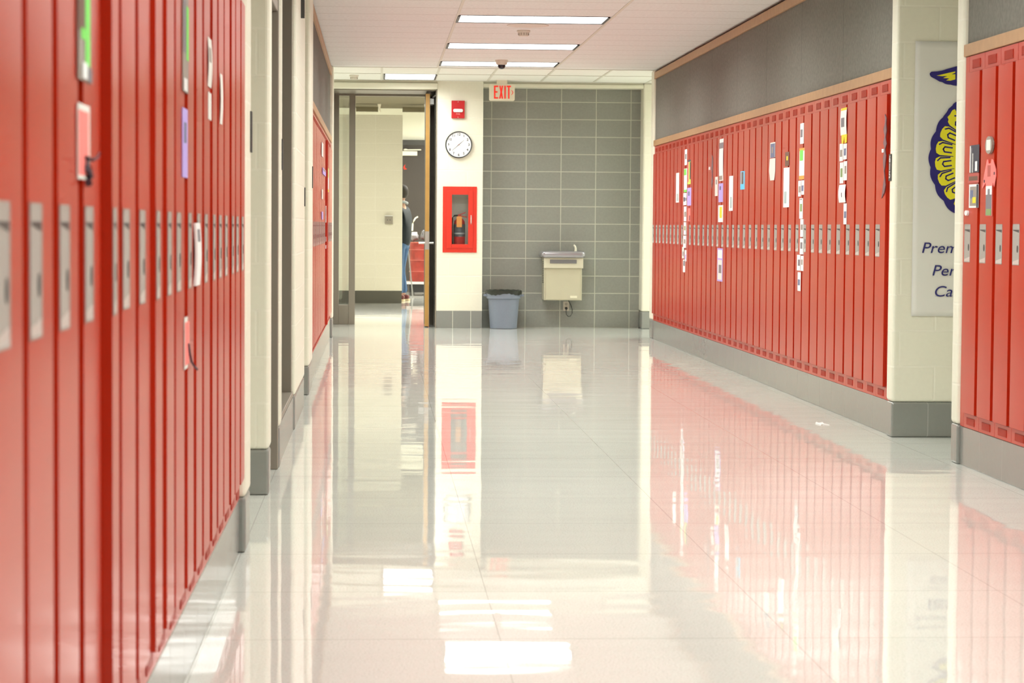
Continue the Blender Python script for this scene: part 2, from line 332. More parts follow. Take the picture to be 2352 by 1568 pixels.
# ------------------------------------------------------------------ lockers
W = .2868
def make_locker():
    r = thing('locker', 'x', 'locker')
    # body with a framed front; dark red strips paint shade into the door gap
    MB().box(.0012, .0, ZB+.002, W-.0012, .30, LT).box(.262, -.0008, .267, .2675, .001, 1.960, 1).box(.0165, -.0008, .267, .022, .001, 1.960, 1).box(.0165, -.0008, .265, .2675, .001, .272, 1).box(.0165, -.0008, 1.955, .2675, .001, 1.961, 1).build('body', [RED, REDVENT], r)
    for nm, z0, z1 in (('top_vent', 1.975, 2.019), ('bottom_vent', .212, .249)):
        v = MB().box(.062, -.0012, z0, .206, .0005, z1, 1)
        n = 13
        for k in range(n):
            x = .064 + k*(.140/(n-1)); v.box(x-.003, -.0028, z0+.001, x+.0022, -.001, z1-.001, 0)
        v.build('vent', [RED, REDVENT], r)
    hx = .262
    nseg = 10; dx0 = .022
    pts = [(dx0+(hx-dx0)*k/nseg, -.019+.0012*(2*k/nseg-1)**2) for k in range(nseg+1)] + [(hx, .016), (dx0, .016)]
    dm = MB().prism(pts, lambda u, v, w_: (u, v, w_), .272, 1.955)
    dr = dm.build('door', RED, r, smooth=True, bevel=.0022, seg=2, origin=(hx, 0, 0))
    a, b, z0, z1 = .030, .142, 1.020, 1.208
    h = MB()
    h.box(a, -.0152, z0, b, -.0135, z0+.004).box(a, -.0152, z1-.004, b, -.0135, z1).box(a, -.0152, z0, a+.006, -.0135, z1).box(b-.006, -.0152, z0, b, -.0135, z1)
    h.box(a+.006, -.0145, z0, b-.006, -.0135, z1)
    h.poly([(a+.006, -.0152, z0+.004), (b-.006, -.0152, z0+.004), (b-.006, -.0145, z0+.028), (a+.006, -.0145, z0+.016)], 2)  # brighter steel paints the ceiling light caught by the lower lip
    h.poly([(a+.006, -.0146, z1-.030), (b-.006, -.0146, z1-.040), (b-.006, -.0152, z1-.026), (a+.006, -.0152, z1-.026)], 1)  # dark grey paints the shade on the downward top slope
    pts = [(.112+.011*math.cos(t_), 1.094+.017*math.sin(t_)) for t_ in [k*2*PI/14 for k in range(14)]]
    h.prism(pts, lambda u, v, w_: (u, w_, v), -.0140, -.0156, 1)
    h.build('handle', [STEEL, DGREY, STEELB], dr, origin=None).location = (-hx, -.005, 0)
    return r
def children(o): return [c for c in bpy.data.objects if c.parent == o]
PROTO = make_locker(); TREE = [(c, children(c)) for c in children(PROTO)]
used = [False]
def place_locker(loc, rz, label, group, ajar=0):
    if not used[0]:
        r = PROTO; ch = [c for c, _ in TREE]; used[0] = True
    else:
        r = PROTO.copy(); C.objects.link(r); ch = []
        for c, gs in TREE:
            k = c.copy(); C.objects.link(k); k.parent = r; ch.append(k)
            for g in gs:
                q = g.copy(); C.objects.link(q); q.parent = k
    r.location = loc; r.rotation_euler = (0, 0, rz); r['label'] = label; r['group'] = group
    for c in ch:
        if c.name.startswith('door'): c.rotation_euler = (0, 0, math.radians(ajar))
    return r
ONES = ['', 'first', 'second', 'third', 'fourth', 'fifth', 'sixth', 'seventh', 'eighth', 'ninth', 'tenth', 'eleventh', 'twelfth', 'thirteenth', 'fourteenth',
        'fifteenth', 'sixteenth', 'seventeenth', 'eighteenth', 'nineteenth']
def ordw(n):
    if n < 20: return ONES[n]
    t_ = {2: 'twenty', 3: 'thirty', 4: 'forty'}[n//10]
    return {2: 'twentieth', 3: 'thirtieth'}[n//10] if n % 10 == 0 else t_ + '-' + ONES[n % 10]
far_note = {6: 'with one white sheet', 8: 'covered in stacked white photo sheets', 9: 'with lilac and pink sheets', 14: 'with a grey ribbon', 15: 'with a narrow cream strip',
            16: 'with a lilac sheet and yellow-centred card', 17: '', 18: 'with a swirl-printed white sheet', 20: 'with a blue-edged photo', 24: 'with a dark portrait sheet', 26: 'with a teal-swirl sheet'}
far_has = []
def rnd(a): return random.choice([0, 0, 0, .3, .6, 0, .2])*a
for i in range(39):
    place_locker((LR, 24.2 - i*W, 0), -PI/2, 'red metal locker, %s from the far end of the long right-hand row' % ordw(i+1), 'red lockers of the long right-hand row', rnd(1.0))
place_locker((LR, 24.2 - 39*W, 0), 0, '', '') if False else None
for k in range(14):
    nt_ = ['bare, %s from the cream pilaster, beyond the frame' % ordw(k+1)][0] if k > 4 else ['with photos and a grey magazine print above its handle', 'with a pink paper shirt and a round magnet', 'bare, third from the cream pilaster', 'bare, fourth from the cream pilaster, cut by the frame', 'bare, fifth from the cream pilaster'][k]
    place_locker((LR-.003, 11.262 - k*.2885, 0), -PI/2, 'near right red metal locker %s' % nt_, 'red lockers at the near right', 0)
struct('trim_filler_right', MB().box(LR-.003, 11.264, ZB+.002, LR+.25, 11.33, LT), RED)
struct('trim_filler_far', MB().box(LR, 12.942, ZB+.002, LR+.25, 13.012, LT), RED)
aj = {3: 3.6, 6: 1.8, 7: 1.2, 2: .6, 10: .8, 12: 1.0, 15: .9, 9: 1.0, 4: .0}
for k in range(-2, 18):
    n = k+3
    place_locker((LL, 3.110 + k*.286, 0), PI/2, ('red metal locker, %s from the camera in the near left row' % ordw(n)), 'red lockers of the near left row', aj.get(k, .3 if k % 2 else 0))
for k in range(26):
    place_locker((LL, 24.12 - (k+1)*W, 0), PI/2, 'red metal locker, %s from the far end of the distant left row' % ordw(k+1), 'red lockers of the distant left row', {10: 5.5, 9: 1.0, 5: .8}.get(k, 0))

# ------------------------------------------------------------------ sheets on lockers
def sheet(name, label, cat, side, px, base, prints=(), group=None, lift=.0016, curl=.0, kindshape=None, X=None, ytop_slant=0):
    """px = (x0, y0, x1, y1) measured on the door plane; prints = [(u0, v0, u1, v1, colour)] in 0..1 from the top left"""
    X = X if X is not None else (LR-.0195 if side > 0 else LL+.0195)
    x0, y0, x1, y1 = px
    ya, zt = on_x((x0+x1)/2, y0, X); _, zb = on_x((x0+x1)/2, y1, X)
    Ya, _ = on_x(x0, (y0+y1)/2, X); Yb, _ = on_x(x1, (y0+y1)/2, X)
    s_ = -side
    def pt(u, v, w_): return (X + s_*(w_ + curl*math.sin(PI*v)), Ya+(Yb-Ya)*u, zt+(zb-zt)*v)
    mb = MB(); N = 6
    out = kindshape or [(0, 0), (1, 0), (1, 1), (0, 1)]
    if kindshape or not curl: mb.prism(out, pt, 0.0004, .0004+lift)
    else:
        for k in range(N):
            a, b = k/N, (k+1)/N
            mb.poly([pt(0, a, .0004+lift), pt(1, a, .0004+lift), pt(1, b, .0004+lift), pt(0, b, .0004+lift)])
            mb.poly([pt(0, a, .0004), pt(1, a, .0004), pt(1, b, .0004), pt(0, b, .0004)])
        for u in (0, 1): mb.poly([pt(u, v/N, .0004) for v in range(N+1)] + [pt(u, v/N, .0004+lift) for v in reversed(range(N+1))])
    cy, cz = (Ya+Yb)/2, (zt+zb)/2
    o = mb.build(name, P[base], origin=(X+s_*.0004, cy, cz)); tag(o, label, cat, group)
    for qi, q in enumerate(prints):
        u0, v0, u1, v1, c = q[:5]; pmesh = MB(); M2 = 3
        for k in range(M2):
            a, b = v0+(v1-v0)*k/M2, v0+(v1-v0)*(k+1)/M2; e = .0007+.0004*qi+lift
            pmesh.poly([pt(u0, a, e), pt(u1, a, e), pt(u1, b, e), pt(u0, b, e)])
        pmesh.build(q[5] if len(q) > 5 else 'printed_picture', P[c], o, origin=(X+s_*.0004, cy, cz)).location = (0, 0, 0)
    return o
G8 = 'papers on the eighth far right locker'
def S(name, label, px, base, *pr, **kw): return sheet(name, label, kw.pop('cat', 'paper'), 1, px, base, pr, **kw)
S('paper_sheet', 'lone tall white sheet left of the farthest paper-covered right locker', (1553, 397, 1560, 465), 'white', (.3, .7, .8, .95, 'teal'))
S('photo_sheet', 'white sheet with grey photo, topmost on farthest paper-covered right locker', (1573, 343, 1578.5, 379), 'white', (.2, .3, .8, .62, 'grey'))
S('paper_tag', 'tall white tag with green oval top and green foot, far right lockers', (1571.5, 387, 1578.3, 441), 'white', (.0, .02, .8, .28, 'green', 'green_oval'), (0, .9, 1, 1, 'green', 'green_foot'))
S('photo_sheet', 'white photo sheet directly below the farthest green-footed tag', (1570, 443, 1577.5, 471), 'white', (.1, .35, .5, .7, 'dark'), (.6, .4, .95, .65, 'bphoto'))
S('photo_sheet', 'slim white photo sheet beside the farthest coral pink sheet', (1571, 474, 1577, 508), 'white', (.2, .35, .9, .7, 'photo'))
S('photo_sheet', 'slim white sheet lying over top of the farthest covered handle', (1572, 510, 1577, 539), 'white', (.25, .3, .85, .65, 'gphoto'), lift=.0075)
S('photo_sheet', 'slim white sheet lying over bottom of the farthest covered handle', (1571, 541, 1577, 569), 'white', (.25, .3, .85, .65, 'photo'), lift=.0075)
S('photo_sheet', 'small pinkish sheet just below the farthest covered handle', (1567, 567, 1571.5, 593), 'cream', (.3, .4, .8, .8, 'grey'))
S('photo_sheet', 'short white sheet right of the small pinkish sheet below handles', (1573, 574, 1577, 600), 'white', (.2, .4, .8, .8, 'lilac'))
S('photo_sheet', 'white photo sheet, lowest on the farthest paper-covered right locker', (1569, 596, 1574, 625), 'white', (.2, .1, .9, .5, 'grey'))
S('award_ribbon', 'green and yellow striped ribbon tag above the farthest lilac sheet', (1580, 367, 1587, 423), 'lime', (0, 0, 1, .08, 'dark', 'dark_top'), (0, .08, .35, .9, 'pink', 'pink_stripe'), (.7, .1, 1, .8, 'dark', 'dark_stripe'), cat='ribbon')
S('paper_sheet', 'lilac sheet above a coral pink sheet on far right locker', (1579, 431, 1588, 472), 'lilac', (.2, .2, .6, .45, 'bphoto'))
S('paper_sheet', 'coral pink sheet with dark ribbon under the farthest lilac sheet', (1580, 478, 1586, 508), 'pink', (.6, .55, .9, .95, 'rib', 'ribbon'))
S('hanging_ribbon', 'grey twisted ribbon on locker left of the tall white banner', (1634, 355, 1638, 435), 'grib', kindshape=[(.3, 0), (.9, .1), (1, .35), (.7, .55), (1, .75), (.5, 1), (.0, .8), (.4, .6), (0, .4), (.2, .2)], cat='ribbon')
S('fridge_magnet', 'tiny white magnet left of the grey twisted ribbon', (1629.5, 383, 1632, 390), 'white', lift=.006, cat='magnet')
S('paper_sheet', 'narrow cream strip with dark writing left of a lilac sheet', (1642.6, 406, 1649, 450), 'cream', (.35, .15, .6, .4, 'dark'))
S('paper_banner', 'tall white paper banner with grey prints above a lilac sheet', (1653, 319, 1662, 415), 'white', (.0, .09, 1, .23, 'grey'), (.0, .88, .8, .98, 'photo'), curl=.004)
S('paper_sheet', 'lilac sheet below the tall white paper banner', (1651, 421, 1661, 464), 'lilac', (.2, .15, .55, .35, 'bphoto'))
S('paper_card', 'white card with yellow centre below a lilac sheet', (1650, 471, 1661, 510), 'white', (.3, .1, .8, .75, 'yellow', 'yellow_centre'))
S('photo_print', 'long pale lilac photo print below the handles', (1648, 570, 1660, 646), 'lilac', (.1, .05, .9, .3, 'white'), (.1, .35, .9, .95, 'cream'), (.3, .5, .8, .75, 'grey'))
S('paper_sheet', 'tall white sheet with grey swirl right of the yellow-centred card', (1675, 404, 1684, 484), 'white', (.3, .60, .75, .92, 'teal', 'swirl'))
S('photo_print', 'photo with bright blue edge on mid right locker', (1701, 393, 1711, 435), 'cyan', (.1, .05, .75, .7, 'photo'), (.45, .05, .65, .7, 'dark'))
S('photo_print', 'dark portrait photo above a white tapering sheet', (1769.5, 327, 1781, 362), 'cream', (.08, .08, .95, 1, 'bphoto'), (.3, .3, .6, .7, 'photo'))
S('paper_sheet', 'white tapering sheet below the dark portrait photo', (1767, 364, 1781, 414), 'cream', kindshape=[(.1, 0), (1, 0), (1, .6), (.85, 1), (.2, 1), (0, .55)])
S('photo_print', 'small dark print with yellow centre above teal-swirl sheet', (1804, 349, 1813, 381), 'brown', (.35, .3, .7, .6, 'yellow'))
S('paper_sheet', 'tall white sheet with teal swirl on right lockers', (1800, 385, 1813.5, 476), 'white', (.15, .6, .55, .9, 'teal', 'swirl'))
S('photo_sheet', 'white photo sheet, topmost above the orange-edged tag', (1839, 283, 1847, 330), 'white', (.1, .3, .7, .68, 'grey'), lift=.003)
S('paper_tag', 'white tag with orange ends and green oval', (1836.5, 340, 1848, 412), 'white', (0, 0, 1, .09, 'orange', 'orange_top'), (0, .88, 1, 1, 'orange', 'orange_foot'), (.1, .06, .75, .4, 'green', 'green_oval'))
S('photo_sheet', 'left of the paired small sheets below the orange-footed tag', (1834, 415, 1840, 451), 'white', (.2, .35, .9, .75, 'photo'))
S('photo_sheet', 'right of the paired small sheets below the orange-footed tag', (1841, 414, 1847.5, 447), 'white', (.1, .35, .8, .75, 'bphoto'))
S('photo_sheet', 'white sheet with green photo above a half-covered handle', (1836.5, 455, 1844.5, 502), 'white', (.2, .28, .8, .65, 'gphoto'), (.1, .05, .8, .09, 'grey'))
S('photo_sheet', 'white sheet over the top of a half-covered locker handle', (1840.5, 503, 1847, 544), 'white', (.2, .3, .9, .6, 'photo'), lift=.0075)
S('photo_sheet', 'white sheet over the bottom of a half-covered locker handle', (1839.5, 547, 1847, 584), 'white', (.2, .25, .8, .65, 'grey'), lift=.0075)
S('photo_sheet', 'left tilted sheet of the pair below the half-covered handle', (1831, 585, 1838.6, 621), 'white', (.3, .3, .95, .7, 'grey'))
S('photo_sheet', 'right sheet of the pair below the half-covered handle', (1839.5, 587, 1846, 622), 'white', (.2, .25, .7, .6, 'photo'))
S('photo_sheet', 'lowest white photo sheet, single, below the paired sheets', (1832.5, 625, 1839.5, 668), 'white', (.1, .38, .8, .7, 'bphoto'))
S('photo_sheet', 'tall white photo sheet with yellow top edge', (1932, 248, 1945.5, 310), 'white', (.05, 0, 1, .09, 'yellow', 'yellow_edge'), (.15, .36, .7, .7, 'grey'), curl=.004)
S('hanging_ribbon', 'yellow ribbon tails between white photo sheets', (1934, 309, 1946, 329), 'yellow', kindshape=[(0, 0), (1, 0), (.95, .95), (.6, 1), (.5, .2), (.3, 1), (.05, 1)], cat='ribbon', lift=.003)
S('photo_sheet', 'left white photo sheet just under the yellow ribbon', (1929, 330, 1936.5, 370), 'white', (.15, .35, .85, .75, 'photo'))
S('photo_sheet', 'right white photo sheet just under the yellow ribbon', (1937.5, 330, 1945.5, 366), 'white', (.2, .3, .8, .75, 'bphoto'))
S('photo_sheet', 'left white sheet with green photo, second pair under yellow ribbon', (1929.5, 373, 1937.5, 421), 'white', (.2, .28, .8, .7, 'gphoto'))
S('photo_sheet', 'right white sheet with faint photo, second pair under yellow ribbon', (1938.3, 370, 1946, 414), 'white', (.3, .25, .8, .65, 'photo'))
S('paper_sheet', 'wide curling white sheet with one dark mark', (1928, 424, 1943, 465), 'white', (.45, .45, .55, .7, 'dark', 'dark_mark'), curl=.006)
S('photo_sheet', 'slim white photo sheet below the wide curling sheet', (1938, 467, 1945, 515), 'white', (.2, .38, .9, .7, 'bphoto'))
S('hanging_ribbon', 'dark twisted ribbon on the locker beside the room plate', (2029, 262, 2037, 455), 'grib',
  kindshape=[(.4, 0), (.9, .05), (.8, .12), (.95, .2), (.7, .28), (1, .36), (.6, .42), (.9, .5), (.7, .62), (.5, .68), (.9, .85), (.6, .93), (-.2, 1), (.1, .9), (.3, .82), (.5, .75), (.2, .62), (.1, .52), (.5, .42), (.1, .34), (.45, .26), (.1, .18), (.5, .1)], cat='ribbon', lift=.004)
S('fridge_magnet', 'tiny white magnet on the dark twisted ribbon', (2028, 342, 2032, 350), 'white', lift=.007, cat='magnet')
# near right locker decorations
NX = LR-.003-.0195
def N_(name, label, px, base, *pr, **kw): return sheet(name, label, kw.pop('cat', 'photo'), 1, px, base, pr, X=NX, **kw)
N_('magazine_print', 'dark grey print with diagonal stripes and white oval', (2228, 333, 2249.5, 396), 'dark', (.02, .02, .12, 1, 'white', 'pale_stripe'), (.18, .1, .26, 1, 'grey', 'grey_stripe'), (.33, .3, .40, 1, 'cream', 'pale_stripe'), (.62, .6, .85, .95, 'white', 'white_oval'))
N_('locker_label', 'salmon red label with dark writing under grey print', (2224, 398, 2249, 420), 'salmon', (.1, .3, .9, .75, 'brown', 'dark_writing'))
N_('photo_print', 'white-bordered group photo on the nearest right lockers', (2226.5, 423, 2248, 477), 'white', (.1, .1, .78, .92, 'photo'), (.12, .25, .45, .6, 'bphoto'), (.4, .55, .75, .8, 'yellow'), (.82, .02, 1, 1, 'dark', 'dark_edge'))
N_('fridge_magnet', 'small white round magnet below the group photo', (2220, 483, 2226.5, 495), 'white', lift=.011, cat='magnet', kindshape=[(.5+.5*math.cos(k*PI/8), .5+.5*math.sin(k*PI/8)) for k in range(16)])
N_('paper_shirt', 'coral pink paper cut-out shaped as long-sleeved shirt', (2258, 366, 2289, 432), 'pink', (.38, .2, .62, .6, 'salmon', 'shirt_print'), (.12, .7, .2, .8, 'rib', 'sleeve_print'), (.85, .45, .93, .55, 'rib', 'sleeve_print'),
   kindshape=[(.32, 0), (.40, 0), (.44, .14), (.62, .14), (.66, 0), (.76, .02), (.98, .36), (1, .6), (.88, .97), (.78, .8), (.76, .92), (.28, .92), (.24, .8), (.02, 1), (0, .95), (.14, .5)], cat='paper cut-out', lift=.003)
N_('photo_print', 'tall castle-like photo below the pink paper shirt', (2265, 425, 2280, 498), 'pink', (.0, .0, .92, .96, 'grey'), (.0, .0, .92, .30, 'white', 'pale_sky'), (.3, .12, .62, .4, 'grey', 'tower'), (.1, .75, .9, .95, 'gphoto', 'green_foot'), kindshape=[(0, 0), (.95, 0), (1, .97), (.0, .97)])
N_('round_badge', 'grey round badge above the pink paper shirt', (2268.5, 313, 2284, 353), 'photo', (.2, .2, .8, .8, 'cream', 'pale_print'), lift=.012, cat='badge', kindshape=[(.5+.5*math.cos(k*PI/10), .5+.5*math.sin(k*PI/10)) for k in range(20)])
# near left
def Lf(name, label, px, base, *pr, **kw): return sheet(name, label, kw.pop('cat', 'paper'), -1, px, base, pr, **kw)
Lf('photo_collage', 'green-edged collage at top of near left lockers', (176, -60, 204, 186), 'photo', (.0, .0, .45, .55, 'brown'), (.5, .0, .9, .85, 'green', 'green_edge'), (.15, .52, .6, .62, 'green', 'green_block'), (.25, .83, .65, .98, 'white', 'white_foot'), (.7, .86, 1, 1, 'grey', 'grey_foot'), lift=.003)
Lf('paper_sheet', 'coral pink sheet with white border on nearest left lockers', (176, 240, 203, 412), 'cream', (.03, .09, .88, .95, 'pink', 'pink_field'), lift=.002)
Lf('photo_collage', 'second green-edged collage, further along near left lockers', (417.5, -10, 430, 212), 'photo', (.0, .0, .5, .6, 'grey'), (.55, .1, 1, .66, 'green', 'green_edge'), (.1, .86, .7, .99, 'white', 'white_foot'), lift=.003)
Lf('paper_sheet', 'lilac sheet below the second collage on left lockers', (417.5, 250, 431.5, 408), 'lilac', (.2, .2, .6, .5, 'bphoto'), lift=.002)
Lf('paper_strip', 'white curling strip high on near left lockers', (476, 88, 484, 200), 'cream', (.1, .2, .7, .5, 'photo'), curl=.003)
Lf('paper_strip', 'faint white strip below the curling strip, left lockers', (477, 213, 484, 275), 'cream')
Lf('paper_strip', 'narrow white strip right of the curling strip', (504, 170, 509, 285), 'cream', curl=.003)
Lf('paper_sheet', 'tall white sheet beside a handle on near left lockers', (444, 512, 454, 655), 'white', (.2, .1, .8, .3, 'grey'), curl=.004, lift=.006)
Lf('paper_sheet', 'coral pink sheet low on near left lockers, below handles', (422, 727, 433, 845), 'cream', (.03, .1, .95, .93, 'pink', 'pink_field'), lift=.002)
def ribbon(name, label, pts, X, r, mt=P['rib'], rad=None):
    path = []
    for px, py, dx in pts:
        y, z = on_x(px, py, X+dx); path.append((X+dx, y, z))
    o = MB().tube(path, r, n=6, rad=rad).build(name, mt, smooth=True); return tag(o, label, 'ribbon')
ribbon('hanging_ribbon', 'black ribbon bow on the coral pink sheet, nearest left lockers', [(203, 420, .006), (207, 405, .006), (203, 385, .009), (200, 362, .006), (212, 368, .014), (224, 362, .018), (228, 350, .018)], LL+.0195, .004, rad=[.007, .006, .005, .005, .0025, .002, .0015])
ribbon('hanging_ribbon', 'dark ribbon trailing from low coral pink sheet on left', [(433, 790, .004), (436, 812, .005), (440, 830, .009), (447, 842, .014), (453, 848, .016)], LL+.0195, .003)
# distant left row
for lb, px, base, pr, nm in (('white curling strip, topmost on the distant left lockers', (738.5, 328, 741.5, 360), 'white', (), 'paper_strip'),
        ('pinkish paper square on the distant left lockers', (740.5, 388, 747.5, 402), 'lilac', ((.1, .1, .9, .4, 'photo'),), 'paper_square'),
        ('long white strip with yellow foot, distant left lockers', (750, 385, 754, 440), 'white', ((0, .9, 1, 1, 'yellow', 'yellow_foot'), (.2, .0, .8, .4, 'lime')), 'paper_strip'),
        ('small lilac strip left of the others, distant left lockers', (738.5, 486, 741, 504), 'lilac', (), 'paper_strip'),
        ('white strip hanging under the pinkish square, distant left', (738.5, 435, 741, 457), 'cream', (), 'paper_strip'),
        ('upper white tag beside handles of the distant left lockers', (748, 543, 752, 554), 'white', (), 'paper_tag'),
        ('lower white tag beside handles of the distant left lockers', (747.5, 562, 752, 570), 'white', (), 'paper_tag'),
        ('dim pale strip above the handles, distant left lockers', (747.5, 473, 751, 511), 'cream', ((.2, .2, .8, .6, 'photo'),), 'paper_strip')):
    sheet(nm, lb, 'paper', -1, px, base, pr, lift=.004, X=LL+.0225)

# ------------------------------------------------------------------ room plates
def plate(label, X, y, z0, z1, w_, letters, side):
    s_ = -side; o = MB().box(min(X, X+s_*.006), y-w_/2, z0, max(X, X+s_*.006), y+w_/2, z1).build('room_sign', DGREY, bevel=.001, origin=(X, y, (z0+z1)/2)); tag(o, label, 'sign')
    for k, ch in enumerate(letters): text('plate_character', ch, WHITE, o, (s_*.0062, 0, (z1-z0)*(.30-.29*k)), .055, rot=(PI/2, 0, -PI/2*side), bold=.0012)
    return o
plate('dark room plate reading 615 on right pilaster beyond the banner', XR, 12.905, 1.455, 1.608, .055, '615', 1)
plate('dark room plate edge-on on the nearest left pilaster', XL, 8.46, 1.445, 1.595, .06, '', -1)
plate('dark room plate edge-on on second left pilaster', XL, 11.225, 1.447, 1.598, .05, '', -1)
plate('dark room plate on pilaster before the distant left lockers', XL, 16.46, 1.445, 1.600, .06, '', -1)
plate('dark room plate beside the recess in left wall', XL, 14.72, 1.30, 1.42, .05, '', -1)
tag(MB().box(XL, 13.95, 2.43, XL+.022, 13.98, 2.70).build('hall_sign', DGREY), 'dark thin sign standing out high on the left wall', 'sign')

# ------------------------------------------------------------------ ceiling fittings
def fixture(label, x0, x1, y0, y1, group, lens=LENS, z=ZC, name='ceiling_light', watt=40, col=(.97, 1, .95), spread=165):
    r = thing(name, label, 'ceiling light', ((x0+x1)/2, (y0+y1)/2, z), 0, group)
    a, b = (x1-x0)/2, (y1-y0)/2; e = .020
    MB().box(-a, -b, -.010, -a+e, b, .0).box(a-e, -b, -.010, a, b, 0).box(-a, b-e*.9, -.010, a, b, 0).box(-a, -b, -.004, a, -b+.006, 0).build('frame', BLACK, r)  # black strips paint the darkness of the recess sides around the lens
    MB().box(-a+e, -b+.006, -.006, a-e, b-e*.9, -.001).build('lens', lens, r)
    ld = bpy.data.lights.new('tubes', 'AREA'); ld.shape = 'RECTANGLE'; ld.size = 2*a-.05; ld.size_y = 2*b-.05; ld.energy = watt; ld.color = col; ld.spread = math.radians(spread)
    lo = bpy.data.objects.new('tubes', ld); C.objects.link(lo); lo.parent = r; lo.location = (0, 0, -.012)
    return r
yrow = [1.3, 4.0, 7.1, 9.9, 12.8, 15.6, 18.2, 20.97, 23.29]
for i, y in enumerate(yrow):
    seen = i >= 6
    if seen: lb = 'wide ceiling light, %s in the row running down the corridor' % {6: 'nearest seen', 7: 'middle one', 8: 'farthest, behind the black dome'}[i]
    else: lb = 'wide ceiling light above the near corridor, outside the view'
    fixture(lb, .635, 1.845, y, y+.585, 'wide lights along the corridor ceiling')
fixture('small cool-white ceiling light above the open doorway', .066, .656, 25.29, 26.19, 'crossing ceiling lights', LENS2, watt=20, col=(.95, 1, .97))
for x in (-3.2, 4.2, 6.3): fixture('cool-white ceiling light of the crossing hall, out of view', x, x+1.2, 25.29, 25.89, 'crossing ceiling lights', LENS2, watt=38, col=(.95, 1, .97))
def detector(x, y, label, r=.056):
    o = thing('smoke_detector', label, 'smoke detector', (x, y, ZC))
    MB().lathe([(r, 0), (r, -.012), (r*.86, -.020)], n=24).build('mounting_plate', OFFW, o, smooth=True)
    q = MB().lathe([(r*.80, -.020), (r*.78, -.030), (r*.70, -.045), (r*.62, -.050)], n=24)
    for k in range(12): a = 2*PI*k/12; q.box(r*.78*math.cos(a)-.002, r*.78*math.sin(a)-.002, -.042, r*.78*math.cos(a)+.002, r*.78*math.sin(a)+.002, -.022, 1)
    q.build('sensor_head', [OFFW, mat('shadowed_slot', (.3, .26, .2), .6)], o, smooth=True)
detector(1.24, 19.55, 'cream round smoke detector behind the nearest seen ceiling light', .058)
detector(-.262, 25.6, 'small cream smoke detector near the doorway', .052)
o = thing('ceiling_camera', 'black dome camera in cream housing under farthest wide light', 'security camera', (1.243, 23.05, ZC))
MB().lathe([(.068, 0), (.066, -.008), (.052, -.045), (.040, -.050)], n=28).build('housing', OFFW, o, smooth=True)
MB().lathe([(.040, -.049), (.040, -.056), (.036, -.072), (.026, -.084), (.012, -.090), (.001, -.091)], n=28).build('dome', mat('smoked_dome', (.02, .02, .03), .12), o, smooth=True)
o = thing('ceiling_speaker', 'flat round cream ceiling speaker behind nearest wide light', 'speaker', (1.244, 19.05, ZC))
MB().lathe([(.175, 0), (.175, -.004), (.165, -.006), (.001, -.006)], n=40).build('grille', mat('speaker_paint', (.70, .66, .58), .8), o)

# EXIT sign
EX, EY = 1.420, 26.2
o = thing('exit_sign', 'cream exit sign with red letters hanging before grey tiles', 'exit sign', (EX, EY, 2.612))
def rrect(w_, h_, r, n=5):
    out = []
    for cx_, cz_, a0 in ((w_/2-r, h_/2-r, 0), (-w_/2+r, h_/2-r, PI/2), (-w_/2+r, -h_/2+r, PI), (w_/2-r, -h_/2+r, 3*PI/2)):
        out += [(cx_+r*math.cos(a0+k*PI/2/n), cz_+r*math.sin(a0+k*PI/2/n)) for k in range(n+1)]
    return out
EXB = mat('exit_sign_case', (.80, .76, .60), .4)
MB().prism(rrect(.292, .186, .018), lambda u, v, w_: (u, w_, v+.097), 0, .05).build('case', EXB, o)
MB().box(-.06, .01, .19, .06, .04, ZC-2.612).build('canopy', EXB, o)
EXR = mat('exit_letters', (.85, .05, .03), .4, emit=(1, .05, .03), es=.2)
lt = MB(); 
def bar(x0, z0, x1, z1): lt.box(x0, -.003, z0, x1, .001, z1)
z0, z1 = .027, .175
bar(-.092, z0, -.075, z1); bar(-.092, z1-.016, -.044, z1); bar(-.092, z0, -.044, z0+.016); bar(-.092, .094, -.052, .110)
for s_ in (1, -1):
    lt.prism([(-.033, z0 if s_ > 0 else z1), (-.016, z0 if s_ > 0 else z1), (.014, z1 if s_ > 0 else z0), (-.003, z1 if s_ > 0 else z0)], lambda u, v, w_: (u, w_, v), -.003, .001)
bar(.026, z0, .043, z1); bar(.052, z1-.016, .102, z1); bar(.069, z0, .086, z1)
lt.build('letters', EXR, o)
ch = MB(); 
ch.prism([(.106, .125), (.112, .125), (.130, .098), (.112, .071), (.106, .071), (.122, .098)], lambda u, v, w_: (u, w_, v), -.003, .001); ch.build('arrow', EXR, o)

# ------------------------------------------------------------------ things on the far pilaster
Y0 = 26.5
o = thing('fire_alarm_strobe', 'small red fire alarm strobe above the clock', 'fire alarm', (.928, Y0, 2.424))
MB().box(-.076, -.035, 0, .076, 0, .203).build('case', mat('alarm_red', (.50, .012, .015), .4), o, bevel=.004)
MB().prism(rrect(.112, .038, .016), lambda u, v, w_: (u, w_, v+.088), -.05, -.034).build('strobe_lens', mat('strobe_lens', (.75, .76, .75), .15), o, bevel=.004)
text('letters', 'FIRE', mat('faint_letters', (.75, .35, .32), .5), o, (0, -.0355, .048), .026)
MB().lathe([(.004, 0), (.004, .003)], (0, -.038, .187), axis='y', n=8).lathe([(.004, 0), (.004, .003)], (0, -.038, .012), axis='y', n=8).build('screws', STEELB, o)
